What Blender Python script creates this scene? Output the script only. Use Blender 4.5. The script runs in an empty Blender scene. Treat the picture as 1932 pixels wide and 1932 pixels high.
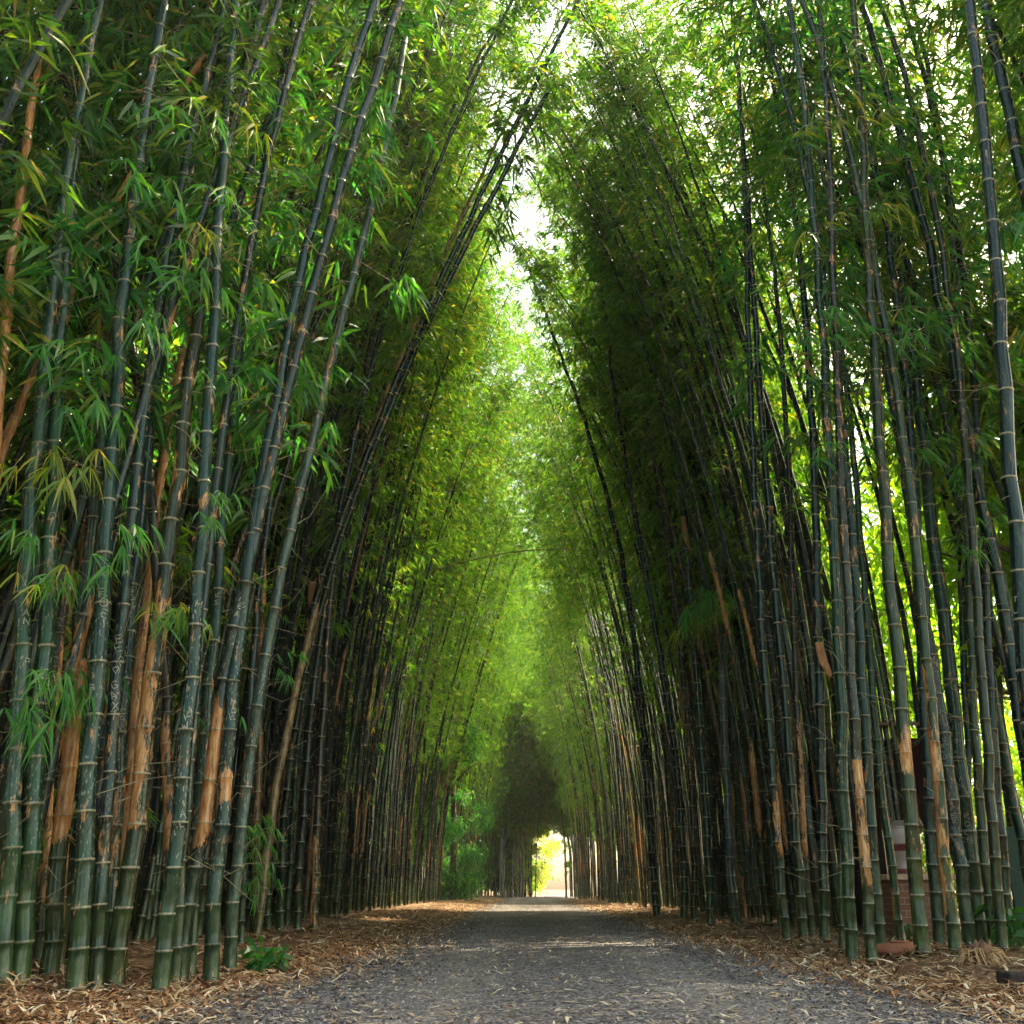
import bpy, math, random
import numpy as np
from mathutils import Vector

R = math.radians
rng = np.random.default_rng(11)
random.seed(5)
scene = bpy.context.scene
COL = scene.collection

# ------------------------------------------------------------------ camera numbers
F = 1800.0            # focal length in units of a 1932 px wide picture
HALF = 966.0
PITCH = R(21.5)
YAW = R(0.7)
CAM = np.array([0.0, 0.0, 0.55])
fw = np.array([-math.sin(YAW) * math.cos(PITCH), math.cos(YAW) * math.cos(PITCH), math.sin(PITCH)])
rt = np.array([math.cos(YAW), math.sin(YAW), 0.0])
up = np.cross(rt, fw)


def ray(u, v):
    return fw + rt * ((u - HALF) / F) + up * ((HALF - v) / F)


def on_ground(u, v, z=0.0):
    d = ray(u, v)
    return CAM + d * ((z - CAM[2]) / d[2])


def on_plane(u, v, y):
    d = ray(u, v)
    return CAM + d * ((y - CAM[1]) / d[1])


# sun: from the right and ahead
SUN_AZ, SUN_EL = R(58), R(52)      # azimuth clockwise from +Y
SUN = np.array([math.sin(SUN_AZ) * math.cos(SUN_EL), math.cos(SUN_AZ) * math.cos(SUN_EL), math.sin(SUN_EL)])

# ------------------------------------------------------------------ mesh helpers


def make_mesh(name, V, faces, mats=(), attrs=None, fmat=None, smooth=False):
    """V (n,3); faces: list of int arrays (m,k); fmat: list of int or arrays, one per faces block"""
    me = bpy.data.meshes.new(name)
    V = np.ascontiguousarray(V, dtype=np.float32)
    me.vertices.add(len(V))
    me.vertices.foreach_set('co', V.ravel())
    loops = np.concatenate([f.ravel() for f in faces]).astype(np.int32)
    sizes = np.concatenate([np.full(len(f), f.shape[1], dtype=np.int32) for f in faces])
    starts = np.concatenate([[0], np.cumsum(sizes)[:-1]]).astype(np.int32)
    me.loops.add(len(loops))
    me.loops.foreach_set('vertex_index', loops)
    me.polygons.add(len(sizes))
    me.polygons.foreach_set('loop_start', starts)
    if fmat is not None:
        mi = np.concatenate([np.broadcast_to(np.asarray(m, dtype=np.int32), (len(f),)) for m, f in zip(fmat, faces)])
        me.polygons.foreach_set('material_index', np.ascontiguousarray(mi, dtype=np.int32))
    me.polygons.foreach_set('use_smooth', np.full(len(sizes), bool(smooth)))
    for m in mats:
        me.materials.append(m)
    me.update(calc_edges=True)
    if attrs:
        for k, a in attrs.items():
            at = me.attributes.new(k, 'FLOAT', 'POINT')
            at.data.foreach_set('value', np.ascontiguousarray(a, dtype=np.float32))
    return me


def link(name, me, parent=None):
    o = bpy.data.objects.new(name, me)
    COL.objects.link(o)
    if parent is not None:
        o.parent = parent
    return o


def tag(o, label, cat, group=None, kind=None):
    if label:
        o['label'] = label
    if cat:
        o['category'] = cat
    if group:
        o['group'] = group
    if kind:
        o['kind'] = kind
    return o


def empty(name, loc, label=None, cat=None, group=None, rz=0.0):
    o = bpy.data.objects.new(name, None)
    o.empty_display_size = 0.2
    COL.objects.link(o)
    o.location = Vector([float(c) for c in loc])
    o.rotation_euler = (0, 0, rz)
    return tag(o, label, cat, group)


def unit(a):
    return a / np.maximum(np.linalg.norm(a, axis=-1, keepdims=True), 1e-9)


class Bag:
    """collects quads/tris of boxes, tubes and lathes into ONE mesh"""

    def __init__(self):
        self.v, self.f, self.n = [], [], 0

    def add(self, V, faces):
        V = np.asarray(V, dtype=float)
        self.v.append(V)
        for q in faces:
            self.f.append([i + self.n for i in q])
        self.n += len(V)

    def box(self, lo, hi, bev=0.0):
        x0, y0, z0 = lo
        x1, y1, z1 = hi
        V = [(x0, y0, z0), (x1, y0, z0), (x1, y1, z0), (x0, y1, z0), (x0, y0, z1), (x1, y0, z1), (x1, y1, z1), (x0, y1, z1)]
        self.add(V, [(3, 2, 1, 0), (4, 5, 6, 7), (0, 1, 5, 4), (1, 2, 6, 5), (2, 3, 7, 6), (3, 0, 4, 7)])

    def lathe(self, prof, c=(0, 0, 0), n=24):
        V = []
        for r, z in prof:
            for k in range(n):
                a = 2 * math.pi * k / n
                V.append((c[0] + r * math.cos(a), c[1] + r * math.sin(a), c[2] + z))
        fs = []
        for i in range(len(prof) - 1):
            for k in range(n):
                fs.append((i * n + k, i * n + (k + 1) % n, (i + 1) * n + (k + 1) % n, (i + 1) * n + k))
        fs.append(tuple(range(n))[::-1])
        fs.append(tuple((len(prof) - 1) * n + k for k in range(n)))
        self.add(V, fs)

    def tube(self, pts, rad, n=8):
        pts = np.asarray(pts, float)
        rad = np.broadcast_to(np.asarray(rad, float), (len(pts),))
        T = unit(np.gradient(pts, axis=0))
        ref = np.array([0.31, 0.2, 0.93]) if abs(T[0][2]) < 0.8 else np.array([0.9, 0.3, 0.1])
        V = []
        for p, t, r in zip(pts, T, rad):
            a = unit(np.cross(t, ref))
            b = np.cross(t, a)
            for k in range(n):
                w = 2 * math.pi * k / n
                V.append(p + r * (a * math.cos(w) + b * math.sin(w)))
        fs = []
        for i in range(len(pts) - 1):
            for k in range(n):
                fs.append((i * n + k, i * n + (k + 1) % n, (i + 1) * n + (k + 1) % n, (i + 1) * n + k))
        fs.append(tuple(range(n))[::-1])
        fs.append(tuple((len(pts) - 1) * n + k for k in range(n)))
        self.add(V, fs)

    def build(self, name, mat, parent=None, bevel=0.0, smooth=False):
        me = bpy.data.meshes.new(name)
        me.from_pydata([tuple(map(float, p)) for p in np.concatenate(self.v)], [], self.f)
        me.materials.append(mat)
        me.polygons.foreach_set('use_smooth', [smooth] * len(me.polygons))
        o = link(name, me, parent)
        if bevel:
            m = o.modifiers.new('bevel', 'BEVEL')
            m.width = bevel
            m.segments = 2
        return o


# ------------------------------------------------------------------ materials


class NT:
    def __init__(self, name):
        self.m = bpy.data.materials.new(name)
        self.m.use_nodes = True
        self.t = self.m.node_tree
        self.t.nodes.clear()
        self.out = self.t.nodes.new('ShaderNodeOutputMaterial')

    def n(self, typ, **kw):
        nd = self.t.nodes.new(typ)
        for k, v in kw.items():
            if k.startswith('i_'):
                key = k[2:].replace('_', ' ')
                nd.inputs[key].default_value = v
            else:
                setattr(nd, k, v)
        return nd

    def l(self, a, b):
        self.t.links.new(a, b)

    def noise(self, vec, scale, detail=4.0, rough=0.55):
        nd = self.n('ShaderNodeTexNoise')
        nd.inputs['Scale'].default_value = scale
        nd.inputs['Detail'].default_value = detail
        nd.inputs['Roughness'].default_value = rough
        if vec is not None:
            self.l(vec, nd.inputs['Vector'])
        return nd.outputs['Fac']

    def math(self, op, a, b=None, c=None, clamp=False):
        nd = self.n('ShaderNodeMath', operation=op, use_clamp=clamp)
        for i, x in enumerate((a, b, c)):
            if x is None:
                continue
            if isinstance(x, (int, float)):
                nd.inputs[i].default_value = x
            else:
                self.l(x, nd.inputs[i])
        return nd.outputs[0]

    def ramp(self, fac, stops, interp='LINEAR'):
        nd = self.n('ShaderNodeValToRGB')
        nd.color_ramp.interpolation = interp
        el = nd.color_ramp.elements
        while len(el) < len(stops):
            el.new(0.5)
        for e, (p, c) in zip(el, stops):
            e.position = p
            e.color = (*c, 1.0) if len(c) == 3 else c
        self.l(fac, nd.inputs['Fac'])
        return nd.outputs['Color']

    def mix(self, fac, a, b, blend='MIX'):
        nd = self.n('ShaderNodeMix', data_type='RGBA', blend_type=blend)
        for s, x in ((nd.inputs[0], fac), (nd.inputs[6], a), (nd.inputs[7], b)):
            if isinstance(x, (int, float)):
                s.default_value = x
            elif isinstance(x, tuple):
                s.default_value = (*x, 1.0) if len(x) == 3 else x
            else:
                self.l(x, s)
        return nd.outputs[2]

    def attr(self, name):
        return self.n('ShaderNodeAttribute', attribute_name=name).outputs['Fac']

    def mapped(self, vec, scale):
        nd = self.n('ShaderNodeMapping')
        nd.inputs['Scale'].default_value = scale
        self.l(vec, nd.inputs['Vector'])
        return nd.outputs['Vector']

    def bsdf(self, col, rough=0.5, spec=0.5, bump=None, bstr=0.3, bdist=0.01):
        b = self.n('ShaderNodeBsdfPrincipled')
        for s, x in ((b.inputs['Base Color'], col), (b.inputs['Roughness'], rough)):
            if isinstance(x, (int, float)):
                s.default_value = x
            elif isinstance(x, tuple):
                s.default_value = (*x, 1.0)
            else:
                self.l(x, s)
        b.inputs['Specular IOR Level'].default_value = spec
        if bump is not None:
            bp = self.n('ShaderNodeBump')
            bp.inputs['Strength'].default_value = bstr
            bp.inputs['Distance'].default_value = bdist
            self.l(bump, bp.inputs['Height'])
            self.l(bp.outputs['Normal'], b.inputs['Normal'])
        return b

    def done(self, shader):
        self.l(shader.outputs[0], self.out.inputs['Surface'])
        return self.m


def mat_leaf(name, stops, trans=0.5, tint=(2.6, 2.6, 0.65), rough=0.42, patch=0.25):
    k = NT(name)
    geo = k.n('ShaderNodeNewGeometry')
    oi = k.n('ShaderNodeObjectInfo')
    co = k.n('ShaderNodeTexCoord').outputs['Object']
    big = k.noise(co, 0.55, 2.0)
    f = k.math('MULTIPLY_ADD', big, patch, geo.outputs['Random Per Island'])
    f = k.math('SUBTRACT', f, patch * 0.5)
    f = k.math('MULTIPLY_ADD', oi.outputs['Random'], 0.12, f)
    f = k.math('SUBTRACT', f, 0.06, clamp=True)
    col = k.ramp(f, stops)
    b = k.bsdf(col, rough, 0.4)
    tr = k.n('ShaderNodeBsdfTranslucent')
    tc = k.mix(1.0, col, tint, 'MULTIPLY')
    k.l(tc, tr.inputs['Color'])
    mx = k.n('ShaderNodeMixShader')
    mx.inputs[0].default_value = trans
    k.l(b.outputs[0], mx.inputs[1])
    k.l(tr.outputs[0], mx.inputs[2])
    return k.done(mx)


LEAF_STOPS = [(0.0, (0.020, 0.072, 0.012)), (0.35, (0.040, 0.125, 0.015)), (0.7, (0.080, 0.180, 0.016)),
              (0.94, (0.14, 0.205, 0.018)), (0.985, (0.20, 0.20, 0.03)), (1.0, (0.28, 0.22, 0.05))]
M_LEAF = mat_leaf('bamboo_leaf', LEAF_STOPS)
M_LEAF_COOL = mat_leaf('bamboo_leaf_young', [(0.0, (0.03, 0.13, 0.035)), (0.5, (0.05, 0.20, 0.04)), (0.85, (0.10, 0.26, 0.04)), (1.0, (0.20, 0.30, 0.04))])
M_LEAF_YEL = mat_leaf('leaf_yellow_and_sunlit', [(0.0, (0.06, 0.15, 0.02)), (0.4, (0.12, 0.20, 0.02)), (0.75, (0.28, 0.28, 0.03)), (1.0, (0.42, 0.34, 0.05))])  # yellow leaves; also paints sunlight into the end tree and some sprays
M_TREE = mat_leaf('tree_leaf', [(0.0, (0.06, 0.14, 0.012)), (0.5, (0.11, 0.22, 0.015)), (1.0, (0.22, 0.29, 0.03))], trans=0.6)
M_LEAF_LEFT = mat_leaf('bamboo_leaf_emerald', [(0.0, (0.016, 0.075, 0.022)), (0.5, (0.038, 0.165, 0.034)), (0.85, (0.085, 0.23, 0.026)), (0.97, (0.16, 0.24, 0.02)), (1.0, (0.30, 0.24, 0.04))], trans=0.45, tint=(2.0, 2.3, 1.1))
M_WEED = mat_leaf('weed_leaf', [(0.0, (0.02, 0.09, 0.02)), (1.0, (0.05, 0.19, 0.03))], trans=0.35)


def mat_stem():
    k = NT('bamboo_stem')
    co = k.n('ShaderNodeTexCoord').outputs['Object']
    oi = k.n('ShaderNodeObjectInfo')
    node, tan, h, scr = k.attr('node'), k.attr('tan'), k.attr('hgt'), k.attr('scr')
    n1 = k.noise(co, 5.0, 4.0)
    n2 = k.noise(k.mapped(co, (14.0, 14.0, 2.2)), 1.0, 5.0, 0.65)
    fine = k.noise(k.mapped(co, (60.0, 60.0, 9.0)), 1.0, 3.0)
    col = oi.outputs['Color']
    lig = k.math('MULTIPLY_ADD', n1, 1.3, 0.35)
    cl = k.n('ShaderNodeCombineColor')
    for i in range(3):
        k.l(lig, cl.inputs[i])
    col = k.mix(1.0, col, cl.outputs[0], 'MULTIPLY')
    # olive, mossy foot
    foot = k.math('SUBTRACT', 1.0, k.math('MULTIPLY', h, 1.0), clamp=True)
    foot = k.math('MULTIPLY', foot, k.math('MULTIPLY_ADD', n1, 0.9, 0.25), clamp=True)
    col = k.mix(foot, col, (0.055, 0.085, 0.016))
    # pale waxy/lichen mottling
    wax = k.ramp(n2, [(0.52, (0, 0, 0)), (0.72, (1, 1, 1))])
    col = k.mix(k.math('MULTIPLY', wax, 0.38), col, (0.11, 0.13, 0.095))
    soot = k.ramp(k.noise(k.mapped(co, (22.0, 22.0, 5.0)), 1.0, 5.0, 0.7), [(0.42, (0.65, 0.65, 0.65)), (0.55, (0, 0, 0))])
    col = k.mix(soot, col, (0.006, 0.008, 0.007))
    # dried straw coloured / orange-brown stretches
    n3 = k.noise(k.mapped(co, (17.0, 17.0, 4.0)), 1.0, 6.0, 0.75)
    tn = k.math('MULTIPLY_ADD', tan, 0.8, k.math('MULTIPLY_ADD', n3, 2.4, -1.2))
    tm = k.ramp(tn, [(0.22, (0, 0, 0)), (0.34, (1, 1, 1))])
    tcol = k.ramp(fine, [(0.25, (0.16, 0.055, 0.018)), (0.5, (0.42, 0.19, 0.060)), (0.75, (0.62, 0.40, 0.19))])
    tcol = k.mix(k.ramp(n1, [(0.5, (0, 0, 0)), (0.75, (0.55, 0.55, 0.55))]), tcol, (0.11, 0.045, 0.022))
    col = k.mix(tm, col, tcol)
    # hand scratches
    s2 = k.noise(k.mapped(co, (95.0, 95.0, 26.0)), 1.0, 2.0, 0.4)
    sm = k.ramp(s2, [(0.62, (0, 0, 0)), (0.68, (1, 1, 1))])
    col = k.mix(k.math('MULTIPLY', sm, scr), col, (0.42, 0.40, 0.30))
    # node rings
    rc = k.ramp(fine, [(0.3, (0.16, 0.14, 0.08)), (0.7, (0.46, 0.41, 0.27))])
    nvar = k.math('MULTIPLY', node, k.math('MULTIPLY_ADD', oi.outputs['Random'], 0.65, 0.4))
    nvar = k.math('MULTIPLY', nvar, k.math('MULTIPLY_ADD', n1, 1.2, 0.4), clamp=True)
    col = k.mix(nvar, col, rc)
    rough = k.math('MULTIPLY_ADD', n2, 0.3, 0.08)
    b = k.bsdf(col, rough, 0.42, fine, 0.2, 0.004)
    b.inputs['Specular Tint'].default_value = (0.82, 1.0, 0.84, 1)
    return k.done(b)


M_STEM = mat_stem()


def mat_plain(name, stops, scale=6.0, rough=0.8, stretch=(1, 1, 1), bump=0.3, spec=0.3, bdist=0.01, detail=5.0):
    k = NT(name)
    co = k.n('ShaderNodeTexCoord').outputs['Object']
    f = k.noise(k.mapped(co, stretch), scale, detail, 0.6)
    col = k.ramp(f, stops)
    return k.done(k.bsdf(col, rough, spec, f, bump, bdist))


M_TWIG = mat_plain('twig', [(0.3, (0.10, 0.09, 0.04)), (0.7, (0.28, 0.25, 0.13))], 8.0)
M_CARVE = mat_plain('carved_scratch', [(0.35, (0.12, 0.11, 0.08)), (0.5, (0.30, 0.28, 0.20)), (0.7, (0.46, 0.43, 0.33))], 45.0, 0.9)
M_SHEATH = mat_plain('dry_sheath', [(0.3, (0.20, 0.09, 0.035)), (0.7, (0.48, 0.26, 0.12))], 5.0, 0.85, (9, 9, 1))


def mat_litter(name, stops):
    k = NT(name)
    geo = k.n('ShaderNodeNewGeometry')
    col = k.ramp(geo.outputs['Random Per Island'], stops)
    return k.done(k.bsdf(col, 0.75, 0.25))


M_LITTER = mat_litter('dead_leaves', [(0.0, (0.10, 0.05, 0.026)), (0.3, (0.20, 0.088, 0.036)), (0.55, (0.32, 0.165, 0.07)), (0.8, (0.50, 0.35, 0.19)), (1.0, (0.74, 0.62, 0.43))])
M_PATHLEAF = mat_litter('dead_leaves_pale', [(0.0, (0.18, 0.11, 0.06)), (0.4, (0.36, 0.27, 0.16)), (1.0, (0.60, 0.52, 0.38))])
M_STONE = mat_litter('gravel_stone', [(0.0, (0.035, 0.031, 0.033)), (0.5, (0.12, 0.11, 0.11)), (0.9, (0.24, 0.22, 0.21)), (1.0, (0.36, 0.34, 0.31))])


def mat_gravel():
    k = NT('gravel_path')
    co = k.n('ShaderNodeTexCoord').outputs['Object']
    v = k.n('ShaderNodeTexVoronoi')
    v.inputs['Scale'].default_value = 42.0
    k.l(co, v.inputs['Vector'])
    big = k.noise(co, 0.8, 4.0)
    mid = k.noise(co, 9.0, 5.0, 0.7)
    grey = k.ramp(v.outputs['Color'], [(0.2, (0.080, 0.072, 0.072)), (0.55, (0.19, 0.172, 0.17)), (0.9, (0.42, 0.39, 0.37))])
    col = k.mix(k.ramp(mid, [(0.35, (0, 0, 0)), (0.7, (0.6, 0.6, 0.6))]), grey, (0.035, 0.032, 0.04))
    col = k.mix(k.ramp(big, [(0.45, (0, 0, 0)), (0.75, (0.5, 0.5, 0.5))]), col, (0.085, 0.07, 0.055))
    sx = k.n('ShaderNodeSeparateXYZ')
    k.l(co, sx.inputs[0])
    rx = k.math('ABSOLUTE', k.math('SUBTRACT', k.math('ABSOLUTE', k.math('SUBTRACT', k.math('MULTIPLY_ADD', big, 0.5, sx.outputs[0]), 0.5)), 0.72))
    rut = k.ramp(rx, [(0.10, (0.55, 0.55, 0.55)), (0.34, (0, 0, 0))])
    rut = k.mix(1.0, rut, k.ramp(mid, [(0.3, (0.4, 0.4, 0.4)), (0.6, (1, 1, 1))]), 'MULTIPLY')
    col = k.mix(rut, col, (0.24, 0.215, 0.195))
    hh = k.math('MULTIPLY_ADD', v.outputs['Distance'], -1.0, k.math('MULTIPLY', mid, 0.5))
    return k.done(k.bsdf(col, 0.85, 0.3, hh, 1.0, 0.03))


M_GRAVEL = mat_gravel()
M_SOIL = mat_plain('soil', [(0.3, (0.06, 0.036, 0.021)), (0.55, (0.16, 0.098, 0.054)), (0.75, (0.29, 0.20, 0.115))], 5.0, 0.95, (1, 1, 1), 0.8, 0.15, 0.03, 8.0)

# ------------------------------------------------------------------ ground
PATH_L, PATH_R = -1.38, 2.0


def path_c(y):                       # the far end of the path bends to the right
    return np.where(y > 40, ((np.maximum(y, 40) - 40) ** 2) * 0.0024, 0.0)


def wide(y):
    return 0.42 * np.clip((9.0 - np.asarray(y, float)) / 4.5, 0, 1)


def sstep(a, b, x):
    t = np.clip((x - a) / (b - a), 0, 1)
    return t * t * (3 - 2 * t)


def gz(x, y):
    x = np.asarray(x, float)
    y = np.asarray(y, float)
    c = path_c(y)
    d = np.maximum(x - c - PATH_R, PATH_L + c * 0.5 - x) - wide(y)
    bank = 0.07 * sstep(0.0, 1.3, d)
    wob = 0.035 * np.sin(x * 2.3 + np.sin(y * 1.1) * 1.3) * np.sin(y * 1.7 + 0.6) * sstep(0.1, 0.9, d)
    return bank + wob - 0.004


xs = np.concatenate([np.linspace(-160, -16, 14), np.linspace(-14, -5, 19)[:-1], np.linspace(-5, 5, 68), np.linspace(5, 14, 19)[1:], np.linspace(16, 160, 14)])
ys = np.concatenate([np.linspace(-40, -2, 8), np.linspace(0, 24, 130), np.linspace(24.4, 70, 90), np.linspace(74, 260, 20)])
GX, GY = np.meshgrid(xs, ys)
GV = np.stack([GX.ravel(), GY.ravel(), gz(GX, GY).ravel()], 1)
nx, ny = len(xs), len(ys)
ii = (np.arange(ny - 1)[:, None] * nx + np.arange(nx - 1)[None, :]).ravel()
g = link('ground', make_mesh('ground', GV, [np.stack([ii, ii + 1, ii + nx + 1, ii + nx], 1)], [M_SOIL], smooth=True))
tag(g, 'brown soil under the bamboo on both sides of the path', 'ground', kind='structure')

py = np.concatenate([np.linspace(-6, 30, 150), np.linspace(30.5, 78, 80)])
pv = []
for y in py:
    a = PATH_L - float(wide(y)) + float(path_c(y)) * 0.75 + 0.13 * math.sin(y * 1.9) + 0.09 * math.sin(y * 4.7 + 1)
    b = PATH_R + float(wide(y)) + float(path_c(y)) + 0.15 * math.sin(y * 1.4 + 2) + 0.08 * math.sin(y * 5.3)
    for t in np.linspace(0, 1, 9):
        x = a + (b - a) * t
        pv.append((x, y, 0.004 + float(gz(x, y)) + 0.006 + 0.02 * (1 - (2 * t - 1) ** 2)))
pv = np.array(pv)
ii = (np.arange(len(py) - 1)[:, None] * 9 + np.arange(8)[None, :]).ravel()
p = link('path', make_mesh('path', pv, [np.stack([ii, ii + 1, ii + 10, ii + 9], 1)], [M_GRAVEL], smooth=True))
tag(p, 'dark grey gravel path running straight through the bamboo tunnel', 'path', kind='structure')

# ------------------------------------------------------------------ leaves


def leaf_geo(P, D, L, W, fine=False, droop=0.25):
    """lance-shaped leaves: base points P, directions D -> (verts, face blocks)"""
    n = len(P)
    rr = rng.normal(size=(n, 3))
    S = unit(np.cross(D, rr))
    N = np.cross(S, D)
    N = np.where(N[:, 2:3] < 0, -N, N)
    L = L[:, None]
    W = W[:, None]
    z = np.array([0, 0, -1.0])
    if not fine:
        m = P + D * L * 0.38
        V = np.stack([P, m + S * W * 0.5 + N * W * 0.12, P + D * L + z * L * droop * 0.6, m - S * W * 0.5 + N * W * 0.12], 1).reshape(-1, 3)
        b = np.arange(n)[:, None] * 4
        return V, [np.concatenate([b + np.array([[0, 1, 2]]), b + np.array([[0, 2, 3]])], 0)]
    a = P + D * L * 0.22 + z * L * droop * 0.05
    c = P + D * L * 0.6 + z * L * droop * 0.33
    e = P + D * L + z * L * droop
    V = np.stack([P, a + S * W * 0.45 + N * W * 0.1, a - S * W * 0.45 + N * W * 0.1, c + S * W * 0.4 + N * W * 0.08, c - S * W * 0.4 + N * W * 0.08, e], 1).reshape(-1, 3)
    b = np.arange(n)[:, None] * 6
    tri = np.concatenate([b + np.array([[0, 1, 2]]), b + np.array([[3, 5, 4]])], 0)
    return V, [tri, b + np.array([[1, 3, 4, 2]])]


def twig_geo(A, B, C, r):
    """three-sided twigs through A,B,C (n,3)"""
    n = len(A)
    T = unit(C - A)
    a = unit(np.cross(T, rng.normal(size=(n, 3))))
    b = np.cross(T, a)
    rings = []
    for P, s in ((A, 1.0), (B, 0.7), (C, 0.35)):
        for k in range(3):
            w = 2 * math.pi * k / 3
            rings.append(P + (a * math.cos(w) + b * math.sin(w)) * r * s)
    V = np.stack(rings, 1).reshape(-1, 3)
    q = []
    for i in range(2):
        for k in range(3):
            q.append([i * 3 + k, i * 3 + (k + 1) % 3, i * 3 + 3 + (k + 1) % 3, i * 3 + 3 + k])
    base = np.arange(n)[:, None, None] * 9
    return V, [(base + np.array(q)[None]).reshape(-1, 4)]


def curve_at(pts, cum, s):
    s = np.clip(s, 0, cum[-1])
    return np.stack([np.interp(s, cum, pts[:, i]) for i in range(3)], 1)


def foliage_geo(pts, s0, s1, nb, nt=8, nl=6, blen=(0.5, 1.3), leaf=0.19, fine=False, keep=None, skew=1.0, twigs=True, bias=None, grav=0.8):
    """leaf sprays on side branches along a stem -> (V, faces, fmat)"""
    seg = np.linalg.norm(np.diff(pts, axis=0), axis=1)
    cum = np.concatenate([[0], np.cumsum(seg)])
    s1 = min(s1, cum[-1])
    t = rng.random(nb) ** skew
    s = s0 + (s1 - s0) * t
    O = curve_at(pts, cum, s)
    az = rng.random(nb) * 2 * math.pi
    el = R(18) + rng.random(nb) * R(38)
    d0 = np.stack([np.cos(az) * np.cos(el), np.sin(az) * np.cos(el), np.sin(el)], 1)
    if bias is not None:
        d0 = unit(d0 + np.asarray(bias)[None])
    prof = 0.45 + 0.9 * np.sin(np.pi * np.clip(0.12 + 0.8 * t, 0, 1))
    Lb = (blen[0] + (blen[1] - blen[0]) * rng.random(nb)) * prof
    zz = np.array([0, 0, -1.0])
    u = 0.25 + 0.75 * rng.random((nb, nt))
    T = O[:, None] + d0[:, None] * (Lb[:, None] * u)[..., None] + zz * (0.28 * Lb[:, None] * u ** 2)[..., None]
    T = T + rng.normal(size=T.shape) * (0.13 * Lb)[:, None, None]
    T = T.reshape(-1, 3)
    dd = np.repeat(d0, nt, 0)
    dd = unit(dd + rng.normal(size=dd.shape) * 0.5 + zz * 0.25)
    if keep is not None:
        msk = keep(T)
        T, dd = T[msk], dd[msk]
    n = len(T)
    if n == 0:
        T = O[:1]
        dd = d0[:1]
        n = 1
    side = unit(np.cross(dd, np.array([0.05, 0.02, 1.0])))
    ang = (np.linspace(-1, 1, nl)[None] * 1.0 + rng.normal(size=(n, nl)) * 0.28)
    D = dd[:, None] * np.cos(ang)[..., None] + side[:, None] * np.sin(ang)[..., None] + rng.normal(size=(n, nl, 3)) * 0.22 + zz * grav
    D = unit(D.reshape(-1, 3))
    P = np.repeat(T, nl, 0) + rng.normal(size=(n * nl, 3)) * 0.02
    Ln = leaf * (0.6 + 0.8 * rng.random(n * nl))
    V, fs = leaf_geo(P, D, Ln, Ln * (0.115 + 0.05 * rng.random(n * nl)), fine, 0.3)
    fm = [0] * len(fs)
    if twigs:
        mid = O + d0 * (Lb * 0.55)[:, None] + zz * (0.28 * Lb * 0.3)[:, None]
        end = O + d0 * Lb[:, None] + zz * (0.28 * Lb)[:, None]
        V2, f2 = twig_geo(O, mid, end, 0.006)
        fs = fs + [f + len(V) for f in f2]
        fm = fm + [1] * len(f2)
        V = np.concatenate([V, V2])
    return V, fs, fm


# ------------------------------------------------------------------ stems


def smooth_curve(ctrl, n):
    """Catmull-Rom through control points, evenly resampled"""
    c = np.asarray(ctrl, float)
    c = np.concatenate([[2 * c[0] - c[1]], c, [2 * c[-1] - c[-2]]])
    out = []
    for i in range(1, len(c) - 2):
        t = np.linspace(0, 1, 16, endpoint=False)[:, None]
        p0, p1, p2, p3 = c[i - 1], c[i], c[i + 1], c[i + 2]
        out.append(0.5 * ((2 * p1) + (-p0 + p2) * t + (2 * p0 - 5 * p1 + 4 * p2 - p3) * t ** 2 + (-p0 + 3 * p1 - 3 * p2 + p3) * t ** 3))
    out = np.concatenate(out + [c[-2:-1]])
    seg = np.linalg.norm(np.diff(out, axis=0), axis=1)
    cum = np.concatenate([[0], np.cumsum(seg)])
    return curve_at(out, cum, np.linspace(0, cum[-1], n))


def nodes_along(L, inter):
    s, out, k = 0.06, [], 0
    while s < L - 0.05:
        out.append(s)
        s += inter * (0.62 + 0.5 * min(1.0, k / 7.0)) * (0.9 + 0.2 * random.random())
        k += 1
    return np.array(out)


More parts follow.
